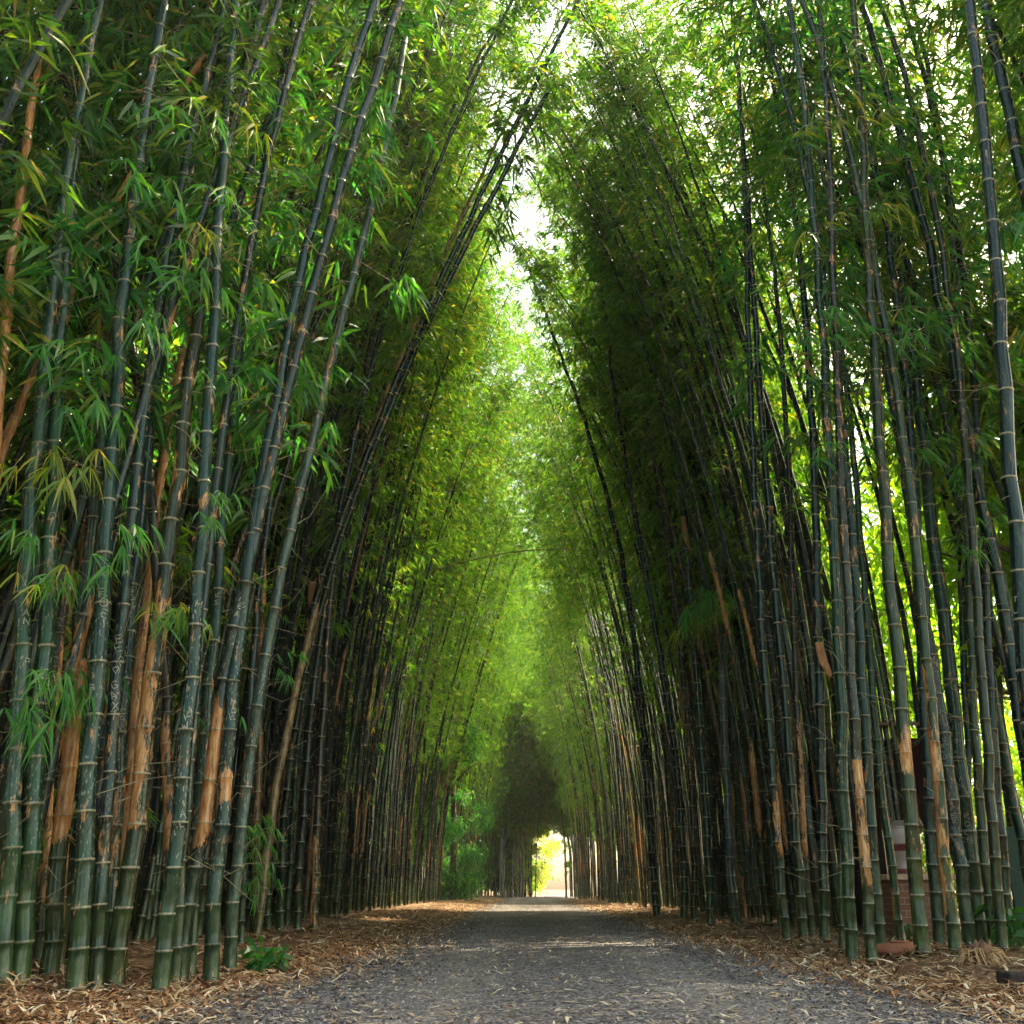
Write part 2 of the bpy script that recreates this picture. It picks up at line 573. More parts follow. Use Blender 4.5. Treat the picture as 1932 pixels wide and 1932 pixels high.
def stem_geo(pts, r0, inter=0.33, sides=14, detail=2, tan=None, scratch=0.0, taper=0.8, end_r=None):
    seg = np.linalg.norm(np.diff(pts, axis=0), axis=1)
    cum = np.concatenate([[0], np.cumsum(seg)])
    L = cum[-1]
    ns = nodes_along(L, inter)
    rad = lambda s: r0 * (1 - taper * (s / L) ** 1.4) * (1 + 0.10 * np.exp(-s / 0.15))
    S, Rr, ND = [0.0], [rad(0.0)], [0.0]
    if detail >= 2:
        for a in ns:
            k = r0 / 0.055
            for ds, m, nd in ((-0.05, 0.98, 0.0), (-0.009 * k, 0.985, 0.0), (-0.004 * k, 1.02, 0.7), (0.001 * k, 1.06, 0.95), (0.006 * k, 1.02, 0.6), (0.011 * k, 0.99, 0.0), (0.07, 0.975, 0.0)):
                S.append(a + ds)
                Rr.append(rad(a) * m)
                ND.append(nd)
    else:
        for a in ns:
            for ds, m, nd in ((-0.012, 0.98, 0.0), (0.0, 1.05, 0.55), (0.012, 0.98, 0.0)):
                S.append(a + ds)
                Rr.append(rad(a) * m)
                ND.append(nd)
    S.append(L)
    Rr.append(max(rad(L), 0.004) if end_r is None else end_r)
    ND.append(0.0)
    S, Rr, ND = np.array(S), np.array(Rr), np.array(ND)
    o = np.argsort(S, kind='stable')
    S, Rr, ND = np.clip(S[o], 0, L), Rr[o], ND[o]
    C = curve_at(pts, cum, S)
    # little kinks at the nodes
    kx = rng.normal(size=(len(ns), 2)) * r0 * 0.16
    if len(ns) > 1:
        C[:, 0] += np.interp(S, ns, kx[:, 0]) * np.minimum(S / 0.5, 1)
        C[:, 1] += np.interp(S, ns, kx[:, 1]) * np.minimum(S / 0.5, 1)
    T = unit(np.gradient(C, axis=0) + 1e-9)
    T = unit(np.stack([np.interp(S, cum, np.gradient(pts[:, i])) for i in range(3)], 1))
    e1 = unit(np.array([1.0, 0, 0]) - T * T[:, :1])
    e2 = np.cross(T, e1)
    w = 2 * np.pi * np.arange(sides) / sides
    V = C[:, None] + Rr[:, None, None] * (e1[:, None] * np.cos(w)[None, :, None] + e2[:, None] * np.sin(w)[None, :, None])
    n = len(S)
    V = V.reshape(-1, 3)
    i = np.arange(n - 1)[:, None] * sides
    k = np.arange(sides)[None]
    kn = (k + 1) % sides
    Q = np.stack([i + k, i + kn, i + sides + kn, i + sides + k], 2).reshape(-1, 4)
    cap = (np.arange(sides) + (n - 1) * sides)[None]
    hgt = np.repeat(S, sides)
    nd = np.repeat(ND, sides)
    tv = np.zeros(n * sides)
    ph = rng.random() * 6.28
    if tan:
        for (a, b, amt) in tan:
            m = (S >= a) & (S <= b)
            tv = np.maximum(tv, np.repeat(m * amt, sides) * np.tile(0.75 + 0.45 * np.cos(w - ph), n))
    sv = np.repeat(0.55 * scratch * sstep(0.4, 0.9, S) * (1 - sstep(2.0, 2.7, S)), sides)
    return V, [Q, cap], {'node': nd, 'tan': tv, 'hgt': hgt, 'scr': sv}, (S, Rr, C, e1, e2)


def stem_mesh(pts, r0, **kw):
    V, fs, at, info = stem_geo(pts, r0, **kw)
    return make_mesh('stem', V, fs, [M_STEM], at, smooth=True), info


# carved strokes: a small upright stroke alphabet in a 1 x 1.4 box
GLY = {
    'A': [[(0, 0), (.5, 1.4), (1, 0)], [(.2, .5), (.8, .5)]],
    'B': [[(0, 0), (0, 1.4), (.8, 1.2), (.8, .85), (0, .7), (.95, .5), (.9, .1), (0, 0)]],
    'C': [[(1, 1.2), (.5, 1.4), (0, 1), (0, .4), (.5, 0), (1, .2)]],
    'D': [[(0, 0), (0, 1.4), (.7, 1.2), (1, .7), (.7, .15), (0, 0)]],
    'E': [[(1, 1.4), (0, 1.4), (0, 0), (1, 0)], [(0, .7), (.8, .7)]],
    'F': [[(0, 0), (0, 1.4), (1, 1.4)], [(0, .75), (.7, .75)]],
    'G': [[(1, 1.2), (.5, 1.4), (0, 1), (0, .4), (.5, 0), (1, .2), (1, .65), (.55, .65)]],
    'H': [[(0, 0), (0, 1.4)], [(1, 0), (1, 1.4)], [(0, .7), (1, .7)]],
    'I': [[(.5, 0), (.5, 1.4)]],
    'J': [[(.8, 1.4), (.8, .3), (.4, 0), (.05, .3)]],
    'K': [[(0, 0), (0, 1.4)], [(1, 1.4), (0, .6), (1, 0)]],
    'L': [[(0, 1.4), (0, 0), (.9, 0)]],
    'M': [[(0, 0), (.1, 1.4), (.5, .5), (.9, 1.4), (1, 0)]],
    'N': [[(0, 0), (0, 1.4), (1, 0), (1, 1.4)]],
    'O': [[(.5, 0), (0, .4), (0, 1), (.5, 1.4), (1, 1), (1, .4), (.5, 0)]],
    'P': [[(0, 0), (0, 1.4), (.9, 1.25), (.9, .8), (0, .65)]],
    'R': [[(0, 0), (0, 1.4), (.9, 1.25), (.9, .85), (0, .7), (1, 0)]],
    'S': [[(1, 1.25), (.4, 1.4), (.05, 1.05), (.9, .45), (.6, 0), (0, .15)]],
    'T': [[(.5, 0), (.5, 1.4)], [(0, 1.4), (1, 1.4)]],
    'U': [[(0, 1.4), (0, .3), (.5, 0), (1, .3), (1, 1.4)]],
    'V': [[(0, 1.4), (.5, 0), (1, 1.4)]],
    'W': [[(0, 1.4), (.25, 0), (.5, .8), (.75, 0), (1, 1.4)]],
    'X': [[(0, 0), (1, 1.4)], [(0, 1.4), (1, 0)]],
    'Y': [[(0, 1.4), (.5, .7), (1, 1.4)], [(.5, .7), (.5, 0)]],
    '4': [[(.8, 0), (.8, 1.4), (0, .45), (1, .45)]],
    '+': [[(.5, .3), (.5, 1.1)], [(.1, .7), (.9, .7)]],
    '*': [[(.5, 0), (0, .75), (.05, 1.15), (.3, 1.3), (.5, 1.0), (.7, 1.3), (.95, 1.15), (1, .75), (.5, 0)]],
}


def carve(root, info, base, lines, size=0.035, wid=0.0024):
    """lines: [(height of the text on the stem, text written downwards, angle offset)]"""
    S, Rr, C, e1, e2 = info
    V, Q = [], []

    def surf(s, th):
        c = np.array([np.interp(s, S, C[:, i]) for i in range(3)])
        a = unit(np.array([np.interp(s, S, e1[:, i]) for i in range(3)]))
        b = unit(np.array([np.interp(s, S, e2[:, i]) for i in range(3)]))
        return c + (np.interp(s, S, Rr) * 1.0 + 0.0022) * (a * math.cos(th) + b * math.sin(th))

    for (h, text, off) in lines:
        c = base + np.array([np.interp(h, S, C[:, i]) for i in range(3)])
        th0 = math.atan2(CAM[1] - c[1], CAM[0] - c[0]) + off
        r = float(np.interp(h, S, Rr))
        s = h
        for ch in text:
            if ch == ' ':
                s -= size * 1.0
                continue
            gro, gsz, gof = random.gauss(0, 0.22), random.uniform(0.7, 1.15), np.array([random.gauss(0, 0.2), random.gauss(0, 0.08)])
            for st in GLY.get(ch, []):
                st = np.array(st) * gsz + rng.normal(size=(len(st), 2)) * 0.07
                st = np.stack([st[:, 0] * math.cos(gro) - st[:, 1] * math.sin(gro), st[:, 0] * math.sin(gro) + st[:, 1] * math.cos(gro)], 1) + gof
                xy = []
                for a, b in zip(st[:-1], st[1:]):
                    for t in np.linspace(0, 1, 4)[:-1]:
                        xy.append(a + (b - a) * t)
                xy.append(st[-1])
                xy = np.array(xy)
                tg = unit(np.gradient(xy, axis=0))
                nn = np.stack([-tg[:, 1], tg[:, 0]], 1)
                b0 = len(V)
                for q, m in zip(xy, nn):
                    for sg in (-1, 1):
                        gx = q[0] * size + m[0] * wid * sg
                        gy = q[1] * size + m[1] * wid * sg
                        V.append(surf(s + gy, th0 + (gx - size * 0.5) / r))
                for i in range(len(xy) - 1):
                    Q.append([b0 + 2 * i, b0 + 2 * i + 2, b0 + 2 * i + 3, b0 + 2 * i + 1])
            s -= size * 1.75
    if V:
        link('carved_lettering', make_mesh('carved_lettering', np.array(V), [np.array(Q)], [M_CARVE]), root)


# tones of the stems (surface colours; pale also carries sunlight and highlights)
TONE = {
    'straw': (0.20, 0.155, 0.065),
    'teal': (0.009, 0.043, 0.036), 'dark': (0.007, 0.021, 0.020), 'green': (0.018, 0.064, 0.030), 'olive': (0.042, 0.060, 0.024),
    'brown': (0.040, 0.029, 0.020), 'pale': (0.070, 0.105, 0.095), 'tan': (0.20, 0.105, 0.045), 'grey': (0.024, 0.037, 0.038),
}


def tone(k, j=0.25):
    c = 0.60 * np.array(TONE[k]) if k not in ('tan', 'straw', 'pale') else np.array(TONE[k])
    c = c * (1 + j * (rng.random(3) * 2 - 1) * 0.6)
    c = c * (1 + j * (rng.random() * 2 - 1))
    return (*c, 1.0)


FAN_MESH = []


def fan_mesh(mat, seed_n=3):
    """a drooping spray of long fingers-like leaves on a thin twig, near detail"""
    V, F, M, off = [], [], [], 0
    nt = 4 + int(rng.random() * 3)
    A = np.zeros((1, 3))
    end = np.array([[0.0, 0.55, -0.10]])
    mid = np.array([[0.0, 0.30, 0.06]])
    v, f = twig_geo(A, mid, end, 0.004)
    V.append(v)
    F += f
    M += [1] * len(f)
    off = len(v)
    u = np.linspace(0.35, 1.0, nt)
    T = (1 - u)[:, None] ** 2 * A + 2 * (u * (1 - u))[:, None] * mid * 1.2 + (u ** 2)[:, None] * end
    T = T + rng.normal(size=T.shape) * np.array([0.10, 0.05, 0.05])
    nl = random.choice([4, 5, 6])
    ang = np.linspace(-1.1, 1.1, nl)[None] * rng.uniform(0.6, 1.1) + rng.normal(size=(nt, nl)) * 0.25 + rng.normal(size=(nt, 1)) * 0.4
    D = np.stack([np.sin(ang), np.cos(ang) * 0.75, -0.65 + rng.normal(size=ang.shape) * 0.2], 2)
    D = unit((D + rng.normal(size=D.shape) * 0.1).reshape(-1, 3))
    P = np.repeat(T, nl, 0)
    L = 0.12 + 0.17 * rng.random(nt * nl)
    v, f = leaf_geo(P, D, L, L * 0.11, True, 0.65)
    V.append(v)
    F += [x + off for x in f]
    M += [0] * len(f)
    return make_mesh('leaf_spray', np.concatenate(V), F, [mat, M_TWIG], fmat=M)


FANS = {k: [fan_mesh(m) for _ in range(9)] for k, m in (('cool', M_LEAF_COOL), ('yellow', M_LEAF_YEL), ('plain', M_LEAF))}


def add_fan(root, loc_local, facing, kind='cool', scale=1.0):
    o = link('leaf_spray', random.choice(FANS[kind]), root)
    o.location = Vector([float(c) for c in loc_local])
    o.rotation_euler = (random.uniform(-0.35, 0.15), random.uniform(-0.2, 0.2), facing)
    o.scale = (scale * 0.78,) * 3
    return o


# ------------------------------------------------------------------ sun shaft: the canopy is open where the photo shows the sun on the path
def open_to_sun(T):
    """True for leaves that neither stand in the way of the sun's shafts nor in the slit of sky above the path"""
    k = T[:, 2] / SUN[2]
    gx = T[:, 0] - SUN[0] * k
    gy = T[:, 1] - SUN[1] * k
    a = (gx > -4.0) & (gx < 3.8) & (gy > 25.0 - gx * 0.3) & (gy < 34.0 - gx * 0.3)
    a |= (np.hypot(gx + 2.5, gy - 17.6) < 0.5) | (np.hypot(gx - 3.9, gy - 17.4) < 0.75) | (np.hypot(gx - 4.2, gy - 7.0) < 0.6)
    b = T - np.array([-2.8, 43.0, 3.2])
    b = b - SUN[None] * (b @ SUN)[:, None]
    a |= (np.linalg.norm(b, axis=1) < 1.3) & (T[:, 0] > -2.0)
    keep = rng.random(len(T)) < 0.03
    w = 0.20 + 0.13 * np.sin(T[:, 1] * 1.3) + 0.15 * np.sin(T[:, 1] * 2.9 + T[:, 2])
    c = -1.0 + 0.22 * np.sin(T[:, 1] * 0.7 + 0.5) + 0.022 * np.maximum(T[:, 1] - 10, 0)
    slit = (np.abs(T[:, 0] - c) < w) & (T[:, 2] > 6.5) & (T[:, 1] < 60) & (T[:, 1] > 9.3)
    thin = rng.random(len(T)) < np.where(T[:, 1] > 25, 0.95, 0.02)
    return (~a | keep) & (~slit | thin)


# ------------------------------------------------------------------ the stalks seen one by one
def stalk(label, px, w, tn='teal', side=1, tan=None, scratch=0.0, carves=None, top=15.5, cut=False, fol=(3.3, 30), group=None, inter=0.31,
          bend=0.10, fans=(), y0=None, csize=0.030, fine=True, depth=0.0, spread=False):
    """px: picture points from the foot upward (1932 px frame); w: width there in px; side: +1 leans towards +x"""
    if y0 is None:
        B = on_ground(*px[0], z=0.05)
    else:
        B = on_plane(*px[0], y0)
        B[2] = 0.05
    B[2] = float(gz(B[0], B[1])) - 0.03
    dist = float((B - CAM) @ fw) + 0.35
    r0 = 0.5 * w * dist / F
    ctrl = [B]
    for (u, v) in px[1:]:
        q = on_plane(u, v, B[1])
        q = on_plane(u, v, B[1] + depth * (q[2] - B[2]))
        if q[2] > ctrl[-1][2] + 0.05:
            ctrl.append(q)
    if not cut:
        d = unit(ctrl[-1] - ctrl[-2])
        q = ctrl[-1].copy()
        left = top - q[2]
        while left > 0.3:
            d = unit(d + np.array([side * bend * 0.35, 0, -0.03]))
            q = q + d * 1.0
            left -= max(d[2], 0.2)
            ctrl.append(q.copy())
    ctrl = np.array(ctrl)
    cc = smooth_curve(ctrl - B, 120)
    tt = np.linspace(0, 1, 120)
    wgt = np.ones(120)
    wgt[0] = 30
    deg = 2 if len(px) < 4 else 3 if cut else 4
    pts = np.stack([np.polyval(np.polyfit(tt, cc[:, i], deg, w=wgt), tt) for i in range(3)], 1)
    pts = pts - pts[0]
    L = float(np.linalg.norm(np.diff(pts, axis=0), axis=1).sum())
    root = empty('bamboo_stalk', B, label, 'bamboo', group)
    me, info = stem_mesh(pts, r0, inter=inter, tan=tan, scratch=scratch, taper=0.62 if not cut else 0.30, sides=16)
    st = link('stem', me, root)
    st.color = tone(tn)
    if carves:
        for cl in carves:
            carve(st, info, B, [cl], csize)
    s0, nb = fol
    if nb and L > s0 + 0.5:
        nb = int(nb * (1.3 if B[0] < 0 else 1.55))
        V, fs, fm = foliage_geo(pts, s0, L, nb, 7, 6, (0.35, 1.0), 0.20 if B[0] < 0 else 0.175, fine, keep=lambda T: open_to_sun(T + B), skew=0.75, bias=None if spread else (-0.5 * (1 if B[0] < 0 else -1), 0.45, 0))
        nt_ = 26
        sg = np.concatenate([[0], np.cumsum(np.linalg.norm(np.diff(pts, axis=0), axis=1))])
        A = curve_at(pts, sg, 0.6 + rng.random(nt_) * min(L * 0.7, 7.0))
        ta = rng.random(nt_) * 6.28
        tl = (0.12 + 0.5 * rng.random(nt_) ** 2)[:, None]
        E = A + np.stack([np.cos(ta), np.sin(ta), 0.15 + 0.5 * rng.normal(size=nt_)], 1) * tl
        Mi = (A + E) / 2 + np.array([0, 0, 0.12]) * tl * rng.normal(size=(nt_, 1))
        V3, f3 = twig_geo(A, Mi, E, 0.0035)
        fs = fs + [f + len(V) for f in f3]
        fm = fm + [1] * len(f3)
        V = np.concatenate([V, V3])
        link('foliage', make_mesh('foliage', V, fs, [M_LEAF_LEFT if B[1] < 11 else M_LEAF, M_TWIG], fmat=fm), root)
    for (u, v, kind, sc) in fans:
        q = on_plane(u, v, B[1] - 0.25)
        # hang the spray from the stem at that height
        S, Rr, C = info[0], info[1], info[2]
        h = np.interp(q[2] - B[2], C[:, 2], S)
        c = np.array([np.interp(h, S, C[:, i]) for i in range(3)])
        face = math.atan2(-(q[0] - B[0] - c[0]), (q[1] - B[1] - c[1]))
        add_fan(root, c, face + random.uniform(-0.3, 0.3), kind, sc)
        add_fan(root, c + np.array([0, 0, 0.1]), face + random.uniform(0.5, 1.1), kind, sc * 0.9)
    return root


LG = 'bamboo stalks at the near left of the path'
RG = 'bamboo stalks at the near right of the path'
TANM = [(1.0, 1.4, 1.0), (1.65, 2.0, 0.9)]

# left of the path
stalk('thick mossy green stalk cut by the left edge of the photo, R carved on it', [(2, 1868), (20, 1445), (45, 1195), (65, 965), (88, 650)], 34, 'green', scratch=0.6, group=LG,
      carves=[(0.95, 'R', 0.2), (1.75, 'P', 0.3), (2.05, 'AN', 0.3)], fans=[(70, 850, 'yellow', 1.0), (95, 640, 'cool', 1.1), (60, 1300, 'cool', 1.0), (30, 1080, 'yellow', 0.9), (10, 1010, 'cool', 0.9)])
stalk('thick mossy green stalk second from the left edge with broad pale rings', [(34, 1865), (60, 1465), (80, 1275), (95, 975), (118, 700), (130, 400)], 36, 'green', scratch=0.7, group=LG,
      carves=[(1.45, 'Y', 0.1), (1.68, 'CUM', 0.2), (2.7, 'D', 0.1)], csize=0.04, fans=[(118, 740, 'cool', 1.2), (112, 860, 'yellow', 1.0), (110, 1290, 'cool', 1.0), (120, 1270, 'cool', 0.9), (90, 1090, 'cool', 0.8)])
stalk('slim brown dried stalk behind the two mossy green ones', [(75, 1830), (84, 1490), (95, 1300), (130, 1100), (150, 900)], 22, 'brown', group=LG, tan=[(0.2, 2.2, 0.55)], fans=[(95, 1540, 'plain', 0.7)])
stalk('olive stalk with a long orange-brown peeled stretch above knee height', [(92, 1850), (118, 1565), (143, 1390), (165, 1130), (190, 850)], 32, 'olive', group=LG, tan=[(0.85, 1.9, 0.95)], fans=[(140, 1290, 'cool', 1.0)])
stalk('slim orange-brown stalk tucked behind the peeled olive one', [(112, 1835), (118, 1500), (130, 1360), (158, 1130), (175, 900)], 18, 'tan', group=LG, tan=[(0.6, 2.6, 0.6)])
stalk('straight blue-green stalk with a column of scratched letters', [(145, 1865), (165, 1465), (178, 1265), (190, 1065), (197, 940), (240, 600), (265, 300)], 34, 'teal', scratch=0.8, group=LG,
      carves=[(2.35, '4TROEI', 0.2), (1.65, 'B', -0.5)], csize=0.036, fans=[(240, 580, 'cool', 1.2), (262, 330, 'cool', 1.3), (190, 1010, 'cool', 0.9)])
stalk('dark stalk carved with a white heart between letters', [(183, 1860), (200, 1465), (215, 1215), (235, 1065), (262, 900), (300, 600)], 26, 'dark', scratch=0.5, group=LG,
      carves=[(2.42, 'M', 0.2), (1.98, 'BER', 0.1), (1.79, '*', 0.1), (1.70, 'GAXT', 0.1)], csize=0.036, fans=[(310, 470, 'cool', 1.2), (330, 250, 'cool', 1.4)])
stalk('grey-green stalk with cream streaks low on its shaft, beside the broken-looking tan one', [(200, 1850), (222, 1515), (240, 1215), (262, 965), (300, 700), (330, 480)], 28, 'teal', scratch=0.9, group=LG,
      tan=[(0.55, 1.2, 0.6)], carves=[(2.4, 'SOXE', 0.2), (1.6, 'EAT', 0.2)])
stalk('olive stalk with a bright cream and orange band at chest height', [(215, 1855), (248, 1615), (268, 1415), (290, 1265), (325, 1000), (350, 800), (390, 500)], 34, 'olive', group=LG, scratch=0.4,
      tan=[(0.9, 2.3, 1.0), (3.0, 3.4, 0.7)], fans=[(370, 560, 'cool', 1.2), (385, 420, 'yellow', 1.0), (300, 1160, 'cool', 0.9), (330, 1150, 'yellow', 0.8)])
stalk('slim bright orange stalk behind the cream-banded one', [(232, 1835), (247, 1440), (265, 1230), (290, 1000), (335, 720)], 19, 'tan', group=LG, tan=[(0.5, 5, 0.8)])
stalk('brown stalk tilting away to the left behind the shiny straight one', [(322, 1838), (324, 1600), (312, 1310), (302, 1190), (290, 1000)], 22, 'brown', side=-1, group=LG, tan=[(0.8, 1.6, 0.9), (2.1, 2.5, 0.6)])
stalk('shiny straight blue-green stalk with AHW carved, foot bare in the litter', [(303, 1862), (330, 1565), (345, 1400), (365, 1110), (378, 965), (396, 800), (425, 330), (440, 40)], 30, 'teal', scratch=0.9, group=LG,
      carves=[(1.55, 'AHW', 0.25), (0.95, 'AC', 0.3), (2.2, 'HI', 0.1)], fans=[(420, 380, 'cool', 1.2), (430, 210, 'yellow', 1.1), (400, 700, 'cool', 0.8), (385, 960, 'cool', 0.7)], inter=0.30)
stalk('dull grey-green slim stalk hugging the AHW-carved one', [(330, 1850), (352, 1560), (372, 1300), (395, 1040), (420, 800)], 22, 'grey', group=LG, scratch=0.3)
stalk('leaning stalk with red-tan peeled bands at waist and chest height', [(340, 1845), (378, 1540), (400, 1390), (425, 1280), (460, 1090), (487, 965), (540, 720), (650, 380), (755, 0)], 28, 'grey', scratch=0.7, group=LG,
      tan=[(0.8, 1.75, 1.0)], carves=[(2.5, 'RUNEA', 0.2)])
stalk('dark stalk with scratched upper shaft crossing behind the red-tan banded one', [(358, 1838), (380, 1390), (400, 1210), (415, 1025), (422, 965), (445, 750), (480, 450), (540, 100)], 24, 'teal', scratch=0.7, group=LG,
      carves=[(2.5, 'KS', 0.2)], fans=[(400, 1330, 'cool', 0.6)])
stalk('straight dark stalk standing well out in the litter, S carved high on it', [(400, 1845), (415, 1540), (435, 1290), (447, 1200), (468, 1050), (490, 930), (530, 700), (600, 400), (690, 50)], 28, 'teal', scratch=0.8, group=LG,
      carves=[(2.35, 'S', 0.2), (1.7, 'MOE', 0.2)], tan=[(1.05, 1.25, 0.7)])
stalk('tall pale-glinting leaning stalk ending in a clean cut top', [(434, 1826), (452, 1575), (475, 1390), (495, 1265), (520, 1130), (545, 1015), (555, 965), (600, 780), (650, 600), (710, 330), (770, 65)], 24, 'pale', scratch=0.5, group=LG,
      cut=True, fol=(3.4, 9), carves=[(2.0, 'TIN', 0.2)], fans=[(500, 390, 'cool', 0.9), (520, 1240, 'cool', 0.6)])
stalk('slim grey stalk rising out of the small weeds', [(455, 1790), (470, 1400), (500, 1000), (530, 800)], 15, 'grey', group=LG, fans=[(490, 1560, 'cool', 0.8), (500, 1640, 'cool', 0.8), (470, 1600, 'cool', 0.7)])
stalk('big dark stalk bowing far over the path across the bright sky gap', [(505, 1765), (520, 1490), (560, 1265), (600, 1115), (650, 960), (740, 730), (860, 480), (960, 260), (1060, 60)], 16, 'dark', group=LG, fol=(6.6, 40), scratch=0.3, bend=0.05, depth=-0.10, spread=True)
stalk('second bowing stalk running alongside the one across the sky gap', [(530, 1765), (555, 1450), (580, 1215), (625, 1050), (690, 890), (765, 720), (850, 520), (935, 350), (1050, 150)], 15, 'teal', cut=True, group=LG, fol=(6.2, 20), depth=-0.09, spread=True)
stalk('bowing grey stalk whose tip reaches the foliage under the upper sky hole', [(560, 1765), (575, 1440), (610, 1200), (640, 960), (700, 700), (780, 430), (915, 110)], 14, 'grey', group=LG, fol=(5.6, 36), bend=0.05, depth=-0.06, spread=True)
stalk('slim stalk with reddish foot where the left row steps back', [(592, 1765), (600, 1565), (612, 1365), (622, 1155), (640, 960), (690, 700)], 16, 'brown', group=LG, tan=[(0.1, 1.0, 0.5)])
stalk('slim stalk with an orange dry sheath stretch, behind the cut-top stalk', [(480, 1770), (484, 1400), (492, 1200), (505, 1000), (512, 800)], 15, 'tan', group=LG, tan=[(2.6, 4.4, 0.8)], fans=[(520, 1160, 'cool', 0.6)])
stalk('reddish dry stalk with a snapped top at the upper left', [(-70, 1868), (-30, 1200), (0, 740), (20, 500), (42, 340), (66, 160), (75, 82)], 27, 'tan', group=LG, tan=[(0, 9, 0.85)], cut=True, fol=(3.2, 8))
stalk('peeling tan stalk slanting steeply across the upper left leaves', [(-160, 1850), (-60, 1000), (60, 720), (150, 520), (240, 350), (320, 200), (430, 40)], 20, 'brown', group=LG, tan=[(2, 8, 0.62)], fol=(4.5, 10), bend=0.0)
stalk('tan stalk crossing the upper left corner of the photo', [(-260, 1850), (-180, 700), (-40, 215), (40, 110), (120, 0)], 24, 'brown', group=LG, tan=[(2, 9, 0.7)], fol=(4.5, 10), bend=0.0)
stalk('slender dark stalk slanting alone over the middle of the path', [(793, 1701), (830, 1560), (890, 1330), (950, 1130), (1013, 965), (1036, 915)], 7, 'dark', group='slanting stalks over the path', cut=True, fol=(9, 0), fine=False)

# right of the path
stalk('pale sunlit stalk at the inner edge of the right row, litter heaped at its foot', [(1389, 1745), (1372, 1465), (1362, 1265), (1359, 965), (1350, 700)], 17, 'pale', -1, group=RG, fol=(5, 16), fans=[(1300, 1130, 'cool', 1.9), (1280, 1150, 'yellow', 1.8), (1330, 1150, 'cool', 1.6), (1310, 1160, 'yellow', 1.7), (1345, 1120, 'cool', 1.5)])  # pale tone paints in the sunlight; yellow sprays brighten shaded leaves
stalk('slim stalk with a red-brown foot beside the pale sunlit one', [(1402, 1735), (1394, 1515), (1382, 1365), (1374, 1215), (1365, 1000)], 14, 'green', -1, group=RG, tan=[(0.0, 0.7, 0.5)], fol=(5, 16))
stalk('straight olive stalk third from the inner edge of the right row', [(1420, 1730), (1404, 1540), (1392, 1265), (1384, 965), (1375, 700)], 15, 'olive', -1, group=RG, fol=(5, 16))
stalk('slim stalk swaying away from the path behind the olive one', [(1433, 1725), (1418, 1515), (1432, 1265), (1440, 1100)], 13, 'olive', 1, group=RG, fol=(5, 12))
stalk('dark stalk rising alone in front of the right row, red-brown at knee height', [(1485, 1777), (1460, 1465), (1442, 1240), (1424, 965), (1412, 600), (1400, 200)], 16, 'dark', -1, group=RG, tan=[(0.9, 1.4, 0.5)], fol=(5.5, 16))
stalk('very tall dark stalk next to the lone one in front of the right row', [(1517, 1777), (1497, 1565), (1472, 1215), (1452, 965), (1427, 650), (1412, 400), (1392, 150), (1380, 0)], 18, 'dark', -1, group=RG, fol=(5.5, 16), fans=[(1420, 430, 'yellow', 1.1), (1400, 230, 'yellow', 1.2)])
stalk('slim brown-streaked stalk half hidden behind the very tall dark one', [(1533, 1770), (1510, 1515), (1500, 1200), (1490, 965), (1470, 600)], 14, 'brown', -1, group=RG, tan=[(0.8, 2.4, 0.55)], fol=(4.5, 14))
stalk('upright black-green stalk with a torn tan sheath at head height', [(1557, 1783), (1557, 1465), (1545, 1215), (1535, 965), (1520, 600)], 19, 'dark', -1, group=RG, fol=(4.5, 16), fans=[(1530, 420, 'yellow', 1.0), (1510, 620, 'cool', 1.1)])
stalk('slim olive-footed stalk beside the one with the torn sheath', [(1590, 1795), (1588, 1515), (1585, 1200), (1590, 965), (1585, 700)], 15, 'olive', -1, group=RG, fol=(4.5, 14))
stalk('thick green stalk with crisp pale rings in the middle of the right row', [(1607, 1808), (1602, 1465), (1592, 1215), (1560, 965), (1545, 560), (1530, 300)], 23, 'green', -1, group=RG, scratch=0.3, fol=(3.8, 16), fans=[(1540, 430, 'yellow', 1.1), (1535, 250, 'yellow', 1.2), (1555, 850, 'cool', 0.9), (1500, 600, 'cool', 1.2), (1560, 620, 'cool', 1.1)])
stalk('brownish rough stalk standing forward next to the thick green one', [(1645, 1812), (1627, 1515), (1612, 1265), (1588, 965), (1572, 600), (1560, 150)], 21, 'brown', -1, group=RG, scratch=0.4, tan=[(0.6, 1.5, 0.42)], fol=(4.2, 16), fans=[(1590, 180, 'yellow', 1.0)])
stalk('dark blue-green stalk just behind the rough brownish one', [(1663, 1800), (1640, 1500), (1625, 1265), (1605, 965), (1580, 700)], 20, 'teal', -1, group=RG, fol=(4.2, 14), fans=[(1640, 600, 'cool', 1.0)])
stalk('green stalk with a pale pink foot leaning over the terracotta dish', [(1703, 1783), (1677, 1565), (1657, 1415), (1632, 1190), (1626, 1100), (1615, 900)], 15, 'green', -1, group=RG, fol=(3.8, 12), tan=[(0, 0.5, 0.5)])
stalk('stout dark stalk with a dirty flared foot in front of the urn', [(1743, 1812), (1717, 1590), (1697, 1390), (1680, 1115), (1672, 965), (1655, 600), (1620, 300), (1610, 0)], 27, 'olive', -1, group=RG, tan=[(1.3, 1.8, 0.6)], fol=(3.8, 16), fans=[(1640, 230, 'yellow', 1.2), (1625, 110, 'yellow', 1.2), (1660, 640, 'cool', 1.1), (1660, 390, 'yellow', 1.0), (1650, 380, 'plain', 1.0)])
stalk('shadowed dark stalk between the stout one and the ochre one', [(1775, 1795), (1752, 1565), (1740, 1365), (1737, 1200), (1730, 965)], 22, 'dark', -1, group=RG, fol=(4, 14))
stalk('ochre-brown dried stalk between dark ones by the brick pedestal', [(1805, 1812), (1780, 1565), (1762, 1415), (1745, 1265), (1735, 1100)], 22, 'olive', -1, group=RG, tan=[(0.3, 2.2, 0.7)], fol=(4, 10))
